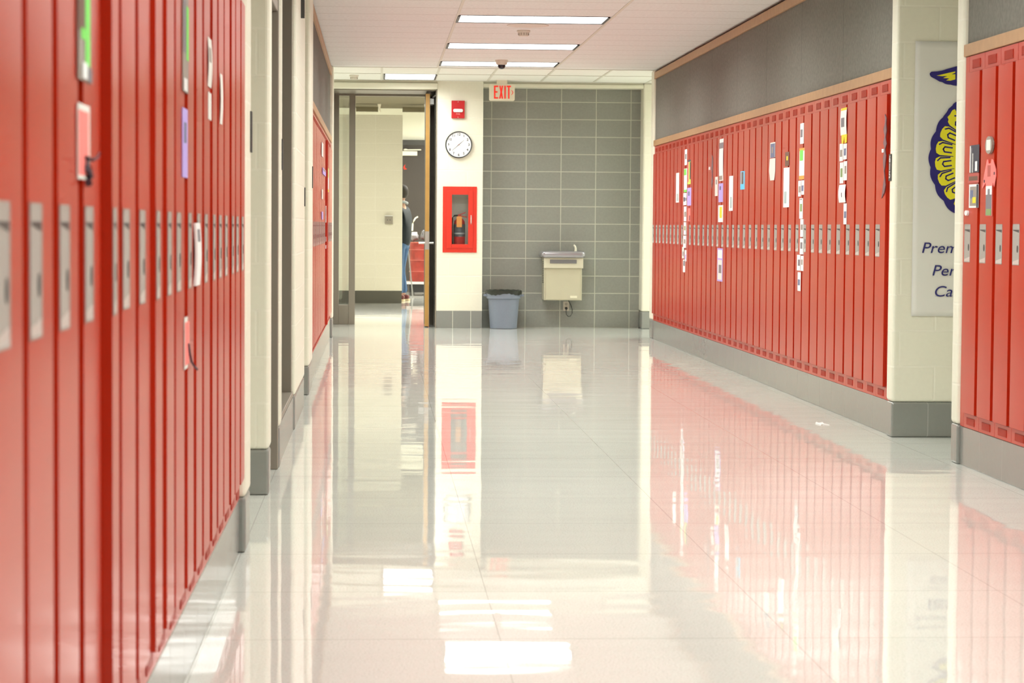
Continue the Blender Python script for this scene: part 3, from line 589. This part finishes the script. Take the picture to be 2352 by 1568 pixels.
# clock
cx_, cz_ = .938, 2.120
o = thing('wall_clock', 'round white wall clock with black rim showing 1:38', 'clock', (cx_, Y0, cz_))
R_ = .155
rm = MB(); n = 56
prof = [(R_-.012, -.034), (R_-.006, -.038), (R_, -.030), (R_, 0), (R_-.012, 0)]
for i, (r1, h1) in enumerate(prof[:-1]):
    r2, h2 = prof[i+1]
    for j in range(n):
        a, b = 2*PI*j/n, 2*PI*(j+1)/n
        rm.poly([(r1*math.cos(a), h1, r1*math.sin(a)), (r1*math.cos(b), h1, r1*math.sin(b)), (r2*math.cos(b), h2, r2*math.sin(b)), (r2*math.cos(a), h2, r2*math.sin(a))])
rm.build('rim', mat('clock_rim', (.02, .022, .028), .4), o)
MB().lathe([(R_-.009, 0), (R_-.009, -.028)], axis='y', n=56).build('face', mat('clock_face', (.80, .80, .80), .5), o)
NUM = mat('clock_numerals', (.03, .03, .035), .7)
for k in range(1, 13):
    a = PI/2 - k*PI/6; text('numeral', str(k), NUM, o, (.117*math.cos(a), -.0285, .117*math.sin(a)), .040, depth=.0004, bold=.0009)
def hand(nm, ang, ln, back, w_, mt, dep):
    a = PI/2 - ang; dx, dz = math.cos(a), math.sin(a)
    MB().prism([(-dx*back - dz*w_, -dz*back + dx*w_), (-dx*back + dz*w_, -dz*back - dx*w_), (dx*ln + dz*w_*.3, dz*ln - dx*w_*.3), (dx*ln - dz*w_*.3, dz*ln + dx*w_*.3)], lambda u, v, w2: (u, w2, v), dep, dep-.001).build(nm, mt, o)
hand('hour_hand', (1+38/60)*PI/6, .078, .015, .0035, DGREY, -.0295)
hand('minute_hand', 38*PI/30, .108, .018, .0028, DGREY, -.031)
hand('second_hand', 20*PI/30+PI*.0, .036, .014, .0014, mat('second_hand_red', (.7, .12, .10), .5), -.0325)
# fire extinguisher cabinet
o = thing('extinguisher_cabinet', 'red fire extinguisher cabinet with glazed door on cream pilaster', 'cabinet', (.956, Y0, .876))
hw, hh = .197, .762
cb = MB()
def ring(mb, x0, z0, x1, z1, X0, Z0, X1, Z1, ya, yb, mi=0):
    mb.box(X0, ya, Z0, x0, yb, Z1, mi).box(x1, ya, Z0, X1, yb, Z1, mi).box(x0, ya, Z0, x1, yb, z0, mi).box(x0, ya, z1, x1, yb, Z1, mi)
ring(cb, -.150, .062, .150, .712, -hw, 0, hw, hh, -.012, 0)
cb.build('frame', REDBOX, o, bevel=.002)
dd = MB(); ring(dd, -.092, .096, .097, .668, -.155, .050, .155, .718, -.020, -.012)
dr = dd.build('door', REDBOX, o, bevel=.0025)
MB().box(-.094, -.017, .094, .099, -.015, .670).build('glass', GLASS, dr)
MB().tube([(.130, -.021, .332), (.130, -.040, .345), (.130, -.040, .415), (.130, -.021, .428)], .006, n=8).build('handle', STEELB, dr, smooth=True)
bk = MB().box(-.164, .0, .026, .164, .212, .028).box(-.164, .208, .028, .164, .212, .737).box(-.166, 0, .026, -.163, .21, .737).box(.163, 0, .026, .166, .21, .737).box(-.164, 0, .735, .164, .21, .737)
bk.build('liner', mat('cabinet_liner', (.90, .88, .80), .6), o)
e = thing('fire_extinguisher', 'red fire extinguisher with orange tag inside the glazed cabinet', 'fire extinguisher', (.956, Y0+.085, .876+.028))
MB().lathe([(.060, 0), (.066, .006), (.066, .30), (.060, .335), (.040, .360), (.022, .372), (.022, .39)], n=28).build('cylinder', mat('extinguisher_red', (.50, .03, .03), .3), e, smooth=True)
MB().lathe([(.0668, .155), (.0668, .30)], n=28).build('label', mat('extinguisher_label', (.13, .13, .15), .5), e)
MB().lathe([(.0675, .185), (.0675, .20)], n=28).build('label_band', mat('label_band', (.45, .45, .46), .5), e)
MB().box(-.018, -.02, .388, .018, .02, .415).tube([(0, 0, .41), (.07, -.01, .435)], .007).tube([(0, 0, .40), (.085, -.01, .38)], .007).build('valve', mat('valve_red', (.55, .07, .06), .4), e, bevel=.002)
MB().tube([(-.02, 0, .40), (-.06, 0, .398), (-.085, 0, .37), (-.092, -.01, .25), (-.088, -.02, .10), (-.085, -.02, .03)], .010, n=8).build('hose', BLACK, e, smooth=True)
MB().box(-.036, -.0735, .265, .026, -.072, .39).build('inspection_tag', mat('orange_tag', (.95, .38, .10), .6), e)

# ------------------------------------------------------------------ drinking fountain
FX0, FX1 = 1.935, 2.376
o = thing('drinking_fountain', 'beige wall-mounted drinking fountain with grey basin on tiled wall', 'drinking fountain', ((FX0+FX1)/2, 26.78, .330))
hw = (FX1-FX0)/2; dp = .36
b = MB().box(-hw, -dp+.02, 0, hw, 0, .498); b.build('cabinet', BEIGE, o, bevel=.005)
MB().box(-hw+.022, -dp+.012, .008, hw-.022, -dp+.021, .372).build('front_panel', BEIGE, o, bevel=.003)
MB().box(-hw-.004, -dp-.012, .372, hw+.012, -dp+.045, .496).build('upper_panel', BEIGEL, o, bevel=.006)
MB().box(-.155, -dp-.022, .428, .155, -dp-.010, .472).build('push_bar', mat('push_bar_grey', (.17, .165, .17), .5), o, bevel=.003)
v = MB()
for k in range(13): v.box(-hw-.003, -dp+.08, .20+k*.02, -hw, -.10, .209+k*.02)
v.build('side_louvres', DGREY, o)
bs = MB(); nn = 10; outl = rrect(2*hw+.075, dp+.075, .05, 6)
levels = [(0.95, .498), (1.0, .515), (1.0, .545), (.97, .562), (.92, .570), (.84, .568), (.74, .548), (.4, .535)]
rings = []
for sc_, z in levels:
    i = len(bs.v); bs.v += [(u*sc_, v_*sc_-dp/2-.015, z) for u, v_ in outl]; rings.append(i)
L_ = len(outl)
for a, b_ in zip(rings, rings[1:]):
    for j in range(L_): bs.f.append((a+j, a+(j+1) % L_, b_+(j+1) % L_, b_+j)); bs.m.append(0)
bs.f.append(tuple(rings[0]+j for j in reversed(range(L_)))); bs.f.append(tuple(rings[-1]+j for j in range(L_))); bs.m += [0, 0]
bs.build('basin', BASIN, o, smooth=True)
MB().tube([(.155, -.20, .555), (.158, -.20, .60), (.150, -.20, .625), (.135, -.205, .640)], .010, n=8, rad=[.018, .012, .012, .009]).build('bubbler', mat('cream_bubbler', (.85, .83, .68), .25), o, smooth=True)
MB().box(.085, -dp+.009, .028, .165, -dp+.0125, .054).build('maker_plate', mat('pale_plate', (.75, .72, .55), .4), o)
# outlet and cord
ox, oz = on_y(1300.5, 703, 26.77)
o = thing('wall_outlet', 'cream double wall outlet below the drinking fountain', 'outlet', (ox, 26.78, oz-.055))
MB().box(-.035, -.006, 0, .035, 0, .112).build('cover_plate', mat('outlet_plate', (.62, .55, .46), .4), o, bevel=.002)
for z in (.032, .080): MB().lathe([(.017, 0), (.017, .002)], (0, -.008, z), axis='y', n=14).build('socket', mat('socket_face', (.42, .36, .30), .5), o)
o = thing('power_cord', 'black power cord looping from fountain to outlet', 'cord', (ox, 26.75, oz-.03))
MB().lathe([(.014, 0), (.016, .01), (.016, .022)], (0, -.01, .005), axis='y', n=12).build('plug', BLACK, o)
MB().tube([(0, -.005, 0), (-.004, -.015, -.03), (.0, -.015, -.065), (.022, -.012, -.09), (.048, -.010, -.085), (.068, -.008, -.05), (.068, -.006, 0), (.050, -.004, .05), (.028, .0, .09), (.02, .005, .115)], .0045, n=6).build('cable', BLACK, o, smooth=True)

# ------------------------------------------------------------------ waste bin
bx_ = on_y(1158, 755, 26.3)[0]
o = thing('waste_bin', 'round blue-grey plastic waste bin with black liner before grey tiles', 'bin', (bx_, 26.46, 0))
MB().lathe([(.148, 0), (.156, .006), (.182, .36), (.184, .362)], n=40).build('body', BINM, o, smooth=True)
MB().lathe([(.183, .345), (.198, .350), (.204, .42), (.206, .425), (.20, .43), (.188, .43)], n=40).build('rim', BINM, o, smooth=True)
lm = MB(); n = 48; rg = []
for r, z in ((.207, .398), (.211, .415), (.209, .440), (.196, .447), (.175, .430), (.165, .30)):
    i = len(lm.v); rg.append(i)
    for j in range(n):
        q = 1+.012*math.sin(j*1.9+r*70)+.008*math.sin(j*4.3); lm.v.append((r*q*math.cos(2*PI*j/n), r*q*math.sin(2*PI*j/n), z+(.010*math.sin(j*.55)+.005*math.sin(j*2.7) if z < .42 else .003*math.sin(j*2.1))))
for a, b_ in zip(rg, rg[1:]):
    for j in range(n): lm.f.append((a+j, a+(j+1) % n, b_+(j+1) % n, b_+j)); lm.m.append(0)
lm.build('liner', BAG, o, smooth=True)
for s_ in (-1, 1): MB().box(s_*.215-.018, -.03, .372, s_*.215+.018, .03, .395).build('grip', BINM, o, bevel=.006)

# ------------------------------------------------------------------ banner in the recess
BY = 12.798
o = thing('wall_banner', 'white hanging banner with blue and yellow emblem and blue lettering', 'banner', (3.512, BY, .69))
nx, nz = 30, 40; X0b, X1b, Z0b, Z1b = -.487, .487, 0.0, 1.55
bn = MB()
def wob(u, v): return -.0045-.0022*math.sin(u*9+v*3)*(1-v)-.0016*math.sin(u*31-v*9)*(1-v)**2
for b_ in range(nz+1):
    for a in range(nx+1): bn.v.append((X0b+(X1b-X0b)*a/nx, wob(a/nx, b_/nz), Z0b+(Z1b-Z0b)*b_/nz))
for b_ in range(nz):
    for a in range(nx): i = b_*(nx+1)+a; bn.f.append((i, i+1, i+nx+2, i+nx+1)); bn.m.append(0)
s = bn.build('vinyl_sheet', BANNER, o)
for p_ in s.data.polygons: p_.use_smooth = True
md = s.modifiers.new('s', 'SOLIDIFY'); md.thickness = .0008; md.offset = 0
EF = lambda u, v, w_: (u, w_, v)
def bpt(x, y):                       # measured outline point -> banner coordinates
    a, z = on_y(x, y, BY); return (a-3.512, z-.69)
ecx, ecz, ER = .0, .893, .398
n_k = 24
disc = []
for k in range(n_k*8):
    a = 2*PI*k/(n_k*8); disc.append((ecx+(ER-.004+.010*abs(math.cos(a*n_k/2)))*math.cos(a), ecz+(ER-.004+.010*abs(math.cos(a*n_k/2)))*math.sin(a)))
em = MB(); em.prism(disc, EF, -.010, -.012)
claw = [bpt(2080+x/7.838, 130+y/7.838) for x, y in ((655, 1150), (670, 1080), (740, 990), (765, 940), (830, 890), (850, 850), (885, 825))]
em.prism(claw + [(-.10, 1.28), (.10, 1.28), (.2, 1.2), (0, .95)], EF, -.0100, -.0121)
em.build('emblem_disc', NAVY, o)
kern = MB(); kin = MB()
def kshape(r0, r1, half, n=5):
    """rounded kernel pointing outwards in polar coordinates about the emblem's centre"""
    pts = [(r0, -half*.8), ]
    for k in range(n+1):
        t_ = -PI/2 + PI*k/n; c_ = math.cos(t_); pts.append((r1-.03+.03*c_**.6 if c_ > 0 else r1-.03, half*math.sin(t_)))
    pts.append((r0, half*.8)); return pts
def polar(pts, a): return [(ecx+r*math.cos(a)-w_*math.sin(a), ecz+r*math.sin(a)+w_*math.cos(a)) for r, w_ in pts]
for k in range(n_k):
    a = PI + .09 + k*2*PI/n_k
    kern.prism(polar(kshape(.255, .368, .040), a), EF, -.0121, -.0132)
    # dark inner lines of the kernel: a side line and a U
    for path, wd in (([(.28, -.030), (.335, -.032), (.352, -.018)], .008), ([(.275, .016), (.315, .018), (.325, .004), (.318, -.010), (.275, -.012)], .008)):
        q = polar(path, a)
        for (p0, p1) in zip(q, q[1:]):
            dx, dz = p1[0]-p0[0], p1[1]-p0[1]; l_ = math.hypot(dx, dz); nx_, nz_ = -dz/l_*wd/2, dx/l_*wd/2; ex, ez = dx/l_*wd*.3, dz/l_*wd*.3
            kin.prism([(p0[0]+nx_-ex, p0[1]+nz_-ez), (p0[0]-nx_-ex, p0[1]-nz_-ez), (p1[0]-nx_+ex, p1[1]-nz_+ez), (p1[0]+nx_+ex, p1[1]+nz_+ez)], EF, -.0133, -.0137)
kern.prism([(ecx+.262*math.cos(2*PI*k/60), ecz+.262*math.sin(2*PI*k/60)) for k in range(60)], EF, -.0121, -.0131)
kern.build('emblem_kernels', YEL, o); kin.build('emblem_lines', NAVY, o)
wg = MB(); wl = [bpt(2080+x/7.838, 130+y/7.838) for x, y in ((428, 300), (455, 275), (500, 271), (560, 268), (640, 255), (740, 225), (882, 185))]
wr = [bpt(2080+x/7.838, 130+y/7.838) for x, y in ((882, 522), (850, 520), (800, 505), (755, 503), (700, 490), (650, 460), (600, 450), (545, 415), (450, 365), (428, 330))]
wg.prism(wl + [(-.12, 1.45), (0, 1.47), (.12, 1.45), (.26, 1.42), (.40, 1.385), (.40, 1.36), (.26, 1.30), (.10, 1.27), (-.10, 1.27)] + wr, EF, -.0105, -.0118); wg.build('emblem_wings', NAVY, o)
wf = MB(); fe = [bpt(2080+x/7.838, 130+y/7.838) for x, y in ((548, 345), (700, 310), (760, 295), (885, 268), (885, 290), (820, 322), (885, 318), (885, 412), (800, 435), (720, 430), (780, 395), (665, 388), (740, 352), (640, 355))]
wf.prism(fe, EF, -.0118, -.0126)
wf.build('wing_feathers', YEL, o); wf = MB()
wf.prism([bpt(2080+x/7.838, 130+y/7.838) for x, y in ((745, 1090), (790, 1040), (830, 970), (875, 945), (905, 1000), (880, 1080), (905, 1180), (860, 1150), (780, 1165))], EF, -.0121, -.0130)
wf.build('claw_feathers', YEL, o)
for k, (wd, px, py, tx) in enumerate((('Premier Leadership', 2114, 570, .110), ('Personal Growth', 2138, 622, .110), ('Career Success', 2142, 670, .110))):
    x, z = bpt(px, py); tt = text('lettering', wd, INK, o, (x, -.0115, z), .086, align='LEFT', shear=.22, depth=.0004, sx=1.14)

# ------------------------------------------------------------------ the room beyond the door
tx, tz = on_y(893, 505, 34.89)
o = thing('wall_dispenser', 'small dark steel box on the cream block wall beyond the door', 'wall box', (tx, 34.9, tz-.06))
MB().box(-.058, -.05, 0, .058, 0, .118).build('case', BROWN, o, bevel=.003)
MB().box(-.060, -.07, .118, .060, 0, .128).build('shelf', STEELB, o)
MB().lathe([(.008, 0), (.008, .003)], (-.02, -.053, .06), axis='y', n=8).lathe([(.008, 0), (.008, .003)], (.02, -.053, .06), axis='y', n=8).build('buttons', DGREY, o)
for k, (x, y) in enumerate(((-.05, 39.6), (.75, 39.6))):
    o = thing('strip_light', 'hanging strip light under the tan ceiling, %s' % ('left one beyond the doorway' if k == 0 else 'right one beyond the doorway'), 'ceiling light', (x, y, 3.27), 0, 'strip lights beyond the doorway')
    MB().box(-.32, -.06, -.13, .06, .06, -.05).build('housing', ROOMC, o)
    MB().prism([(-.03, 0), (.03, 0), (.02, -.06), (.03, -.14), (-.01, -.10)], lambda u, v, w_: (u+.08, w_, v), -.06, .05).build('end_cap', OFFW, o)
# lamps added out of sight to brighten the far part of the room
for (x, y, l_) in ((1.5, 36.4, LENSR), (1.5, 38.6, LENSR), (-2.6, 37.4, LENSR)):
    fixture('added unseen light brightening the far room, hidden from the doorway', x, x+1.0, y, y+.5, 'added far room lights', l_, z=3.27, watt=130, col=(1, .99, .90), spread=175)
fixture('added unseen light brightening the near room, hidden from the doorway', -.6, .6, 29.6, 30.2, 'added far room lights', mat('added_dim_room_lens', (.9, .9, .9), .5, emit=(1, .97, .88), es=3), z=3.27, watt=240, col=(1, .99, .9), spread=175)  # unseen lamp added to brighten the block partition

def skinned(name, verts, edges, radii, mt, parent, sub=2, root=0):
    me = bpy.data.meshes.new(name); me.from_pydata(verts, edges, []); o = bpy.data.objects.new(name, me); C.objects.link(o); o.parent = parent
    me.materials.append(mt)
    sk = o.modifiers.new('skin', 'SKIN'); sk.use_smooth_shade = True
    lay = me.skin_vertices[0].data
    for i, r in enumerate(radii):
        lay[i].radius = (r, r) if not isinstance(r, tuple) else r; lay[i].use_root = (i == root)
    ss = o.modifiers.new('sub', 'SUBSURF'); ss.levels = sub; ss.render_levels = sub
    return o
# person facing away to the left, right arm hanging towards the open gap
SKIN = mat('skin', (.55, .33, .24), .5); JK = mat('dark_navy_jacket', (.006, .012, .018), .8, noise=.3, nscale=8); JN = mat('blue_jeans', (.045, .105, .22), .8, noise=.3, nscale=12)
pr = thing('person', 'person in dark jacket, blue jeans and maroon shoes standing behind the wall corner', 'person', (.385, 36.0, 0), -1.9)
v = [(0, 0, .98), (0, .01, 1.15), (0, 0, 1.36), (0, 0, 1.50), (0, -.01, 1.60), (0, -.02, 1.70), (.10, 0, .90), (.11, -.01, .50), (.12, .01, .09), (.13, -.12, .05), (-.10, 0, .90), (-.12, -.06, .50), (-.12, .0, .09), (-.13, -.13, .05),
     (.19, 0, 1.44), (.225, .04, 1.14), (.02, -.22, 1.06), (-.19, 0, 1.44), (-.225, .04, 1.14), (-.03, -.22, 1.06)]
e_ = [(0, 1), (1, 2), (2, 3), (3, 4), (4, 5), (0, 6), (6, 7), (7, 8), (8, 9), (0, 10), (10, 11), (11, 12), (12, 13), (2, 14), (14, 15), (15, 16), (2, 17), (17, 18), (18, 19)]
r_ = [.10, .10, .115, .055, .055, .09, .085, .055, .042, .03, .085, .055, .042, .03, .04, .034, .026, .04, .034, .026]
body = skinned('body', v, e_, r_, SKIN, pr)
hd = MB().lathe([(.02, -.115), (.055, -.10), (.072, -.06), (.080, 0), (.080, .05), (.068, .09), (.04, .115), (.01, .122)], (0, -.02, 1.69), n=20, sy=1.2)
hd.lathe([(.014, -.02), (.016, 0), (.012, .03)], (0, -.118, 1.675), n=8)
for s_ in (-1, 1): hd.lathe([(.010, -.025), (.016, 0), (.014, .022)], (s_*.080, -.01, 1.68), n=8)
hd.build('head', SKIN, body, smooth=True)
MB().box(-.02, -.120, 1.628, .02, -.116, 1.636).build('mouth', mat('lips', (.35, .12, .10), .5), body)
for s_ in (-1, 1): MB().lathe([(.002, -.008), (.009, 0), (.002, .008)], (s_*.028, -.112, 1.705), n=8).build('eye', DGREY, body)
MB().lathe([(.060, -.075), (.088, -.02), (.090, .05), (.078, .10), (.045, .13), (.008, .138)], (0, .005, 1.69), n=20, sy=1.1).build('hair', mat('dark_hair', (.03, .025, .02), .7), pr, smooth=True)
vj = [(0, 0, .78), (0, .01, 1.12), (0, 0, 1.34), (0, 0, 1.50), (.185, 0, 1.43), (.235, .04, 1.14), (.03, -.20, 1.07), (-.185, 0, 1.43), (-.235, .04, 1.14), (-.04, -.20, 1.07)]
skinned('jacket', vj, [(0, 1), (1, 2), (2, 3), (2, 4), (4, 5), (5, 6), (2, 7), (7, 8), (8, 9)], [(.205, .16), (.195, .155), (.19, .15), .085, .078, .064, .048, .078, .064, .048], JK, pr)
MB().tube([(.09*math.cos(k*PI/8), .09*math.sin(k*PI/8)-.005, 1.545+.01*math.sin(k)) for k in range(17)], .022, n=8).build('collar', mat('grey_collar', (.30, .33, .34), .8, noise=.4, nscale=50), pr, smooth=True)
vn = [(0, 0, .96), (.10, 0, .86), (.115, -.01, .50), (.125, .01, .10), (-.10, 0, .86), (-.12, -.06, .50), (-.125, 0, .10)]
skinned('jeans', vn, [(0, 1), (1, 2), (2, 3), (0, 4), (4, 5), (5, 6)], [(.125, .11), .098, .080, .075, .105, .080, .075], JN, pr)
for s_ in (-1, 1):
    sh = MB().prism([(-.045, .09), (-.052, 0), (-.055, -.10), (-.035, -.175), (.0, -.19), (.035, -.175), (.052, -.10), (.05, 0), (.045, .09)], lambda u, v_, w_: (s_*.125+u*.95, v_, w_), .028, .095)
    q = sh.build('shoe', mat('maroon_leather', (.12, .02, .02), .5), pr, bevel=.025, seg=3)
    MB().prism([(-.047, .095), (-.055, 0), (-.058, -.10), (-.038, -.182), (.0, -.197), (.038, -.182), (.055, -.10), (.052, 0), (.047, .095)], lambda u, v_, w_: (s_*.125+u*.97, v_, w_), 0, .03).build('sole', mat('tan_sole', (.55, .45, .28), .6), q, bevel=.006)
# hands: palm and five fingers, rooted at the cuffs
for s_, wx, wy, wz in ((1, .02, -.23, 1.05), (-1, -.03, -.23, 1.05)):
    vh = [(wx, wy, wz), (wx, wy-.01, wz-.05), (wx, wy-.015, wz-.085)]; eh = [(0, 1), (1, 2)]; rh = [(.022, .028), (.014, .036), (.011, .034)]
    for k, (dy, ln) in enumerate(((-.032, .062), (-.011, .072), (.011, .068), (.031, .052))):
        a = len(vh); vh += [(wx, wy-.018+dy, wz-.098), (wx-s_*.010, wy-.022+dy, wz-.098-ln*.55), (wx-s_*.028, wy-.022+dy, wz-.098-ln*.95)]; eh += [(2, a), (a, a+1), (a+1, a+2)]; rh += [.010, .009, .0075]
    a = len(vh); vh += [(wx-s_*.012, wy-.042, wz-.055), (wx-s_*.022, wy-.058, wz-.088)]; eh += [(1, a), (a, a+1)]; rh += [.012, .009]
    skinned('hand', vh, eh, rh, SKIN, body, sub=1)

# red drum on a low trolley, with crumpled bags; ladder; pipe
o = thing('steel_drum', 'dented red steel drum standing on a low trolley in the far room', 'drum', (.845, 39.0, .236))
pf = [(.285, 0), (.292, .006), (.285, .02)]
for z in (.17, .36, .54): pf += [(.285, z-.018), (.297, z), (.285, z+.018)]
pf += [(.285, .64), (.293, .655), (.293, .664), (.28, .666)]
DR = mat('worn_red_drum', (.26, .022, .012), .55, noise=.5, nscale=9)
MB().lathe(pf, n=40).build('shell', DR, o, smooth=True)
rm = MB()
for z in (.17, .36, .54, .66): rm.lathe([(.2865, z-.007), (.299, z-.003), (.299, z+.006), (.2865, z+.009)], n=40)
rm.build('hoops', mat('rubbed_red', (.42, .10, .07), .5), o, smooth=True)
o = thing('trolley', 'low grey trolley under the red drum', 'trolley', (.845, 39.0, 0))
MB().box(-.34, -.32, .195, .42, .32, .236).build('deck', mat('pale_deck', (.55, .50, .48), .5), o, bevel=.004)
MB().box(-.30, -.28, .06, .40, .28, .19).build('underframe', BLACK, o)
for x in (-.25, .33):
    for y in (-.26, .26): MB().lathe([(.04, -.015), (.045, 0), (.04, .015)], (x, y, .045), axis='y', n=16).build('wheel', DGREY, o)
def crumple(name, label, loc, r, mt, sd, cat):
    rr = random.Random(sd); bm = bmesh.new(); bmesh.ops.create_icosphere(bm, subdivisions=3, radius=r)
    offs = [(Vector((rr.uniform(-1, 1), rr.uniform(-1, 1), rr.uniform(-1, 1))).normalized(), rr.uniform(.55, 1)) for _ in range(16)]
    for v_ in bm.verts:
        n_ = v_.co.normalized(); k = max([(n_.dot(d_)**6 if n_.dot(d_) > 0 else 0)*q for d_, q in offs]); v_.co = n_*r*(.6+.45*k)
    me = bpy.data.meshes.new(name); bm.to_mesh(me); bm.free(); me.materials.append(mt)
    o = bpy.data.objects.new(name, me); C.objects.link(o); o.location = loc; return tag(o, label, cat)
GP = mat('grey_crumpled_plastic', (.22, .21, .22), .4)
crumple('crumpled_bag', 'pale grey crumpled bag on the drum, left one', (.640, 38.95, .99), .085, GP, 1, 'bag')
crumple('crumpled_bag', 'grey crumpled bag heaped in middle of the drum top', (.83, 38.9, 1.02), .115, mat('mid_grey_plastic', (.14, .135, .145), .35), 5, 'bag')
tag(MB().box(.59, 38.80, 1.02, .68, 38.86, 1.075).build('paper_box', WHITE, bevel=.004), 'small white box among grey bags on drum', 'box')
tag(MB().tube([(on_y(x, y, 38.7)[0], 38.7, on_y(x, y, 38.7)[1]) for x, y in ((947, 530), (948, 513), (950.5, 507), (954, 501), (960, 497.5))], .012, n=8).build('curved_pipe', mat('cream_pipe', (.8, .8, .62), .4), smooth=True), 'thin cream curved pipe rising above grey bags', 'pipe')
lad = thing('step_ladder', 'thin grey ladder leaning between the person and red drum', 'ladder', (.575, 37.6, 0))
lp = [on_y(x, y, 37.6) for x, y in ((938, 575), (943.5, 640), (948.5, 682))]
for dy, nm in ((-.0, 'rail'), (.35, 'rail')):
    MB().tube([(lp[0][0]-.575, dy*.6, lp[0][1]), (lp[2][0]-.575, dy, max(lp[2][1], .004))], .009, n=8).build(nm, mat('ladder_alloy', (.22, .22, .22), .4, metal=.3), lad)
for k in range(2):
    t_ = .35+.35*k; MB().tube([(lp[0][0]*(1-t_)+lp[2][0]*t_-.575, 0, lp[0][1]*(1-t_)), (lp[0][0]*(1-t_)+lp[2][0]*t_-.575, .35*(.6+.4*t_), lp[0][1]*(1-t_))], .010, n=6).build('rung', mat('rung_alloy', (.40, .40, .40), .4), lad)

# small scrap on the floor at the right
q = on_y(0, 0, 1)
def on_floor(px, py): d_ = ray(px, py); t_ = -H/d_.z; return (d_.x*t_, d_.y*t_)
fx, fy = on_floor(1884, 973)
tag(MB().prism([(-.05, 0), (-.01, .05), (.0, .02), (.05, .04), (.03, -.01), (.06, -.05), (.0, -.03), (-.03, -.06)], lambda u, v_, w_: (fx+u*.6, fy+v_*2, w_), .0005, .004).build('paper_scrap', mat('scrap_white', (.9, .9, .88), .6)), 'tiny white paper scrap on floor before the right lockers', 'litter')

# ------------------------------------------------------------------ world and view
wd = bpy.data.worlds.new('world'); sc.world = wd; wd.use_nodes = True
wd.node_tree.nodes['Background'].inputs[0].default_value = (.9, .93, 1, 1); wd.node_tree.nodes['Background'].inputs[1].default_value = .3
sc.view_settings.view_transform = 'Standard'; sc.view_settings.look = 'None'; sc.view_settings.gamma = 1; sc.view_settings.exposure = 0.36
sc.view_settings.use_curve_mapping = False
sc.cycles.use_denoising = True; sc.cycles.max_bounces = 6; sc.cycles.diffuse_bounces = 4; sc.cycles.glossy_bounces = 3; sc.cycles.transparent_max_bounces = 6; sc.cycles.sample_clamp_indirect = 6
sc.cycles.use_adaptive_sampling = True; sc.cycles.adaptive_threshold = .08; sc.cycles.adaptive_min_samples = 12
sc.cycles.caustics_reflective = False; sc.cycles.caustics_refractive = False
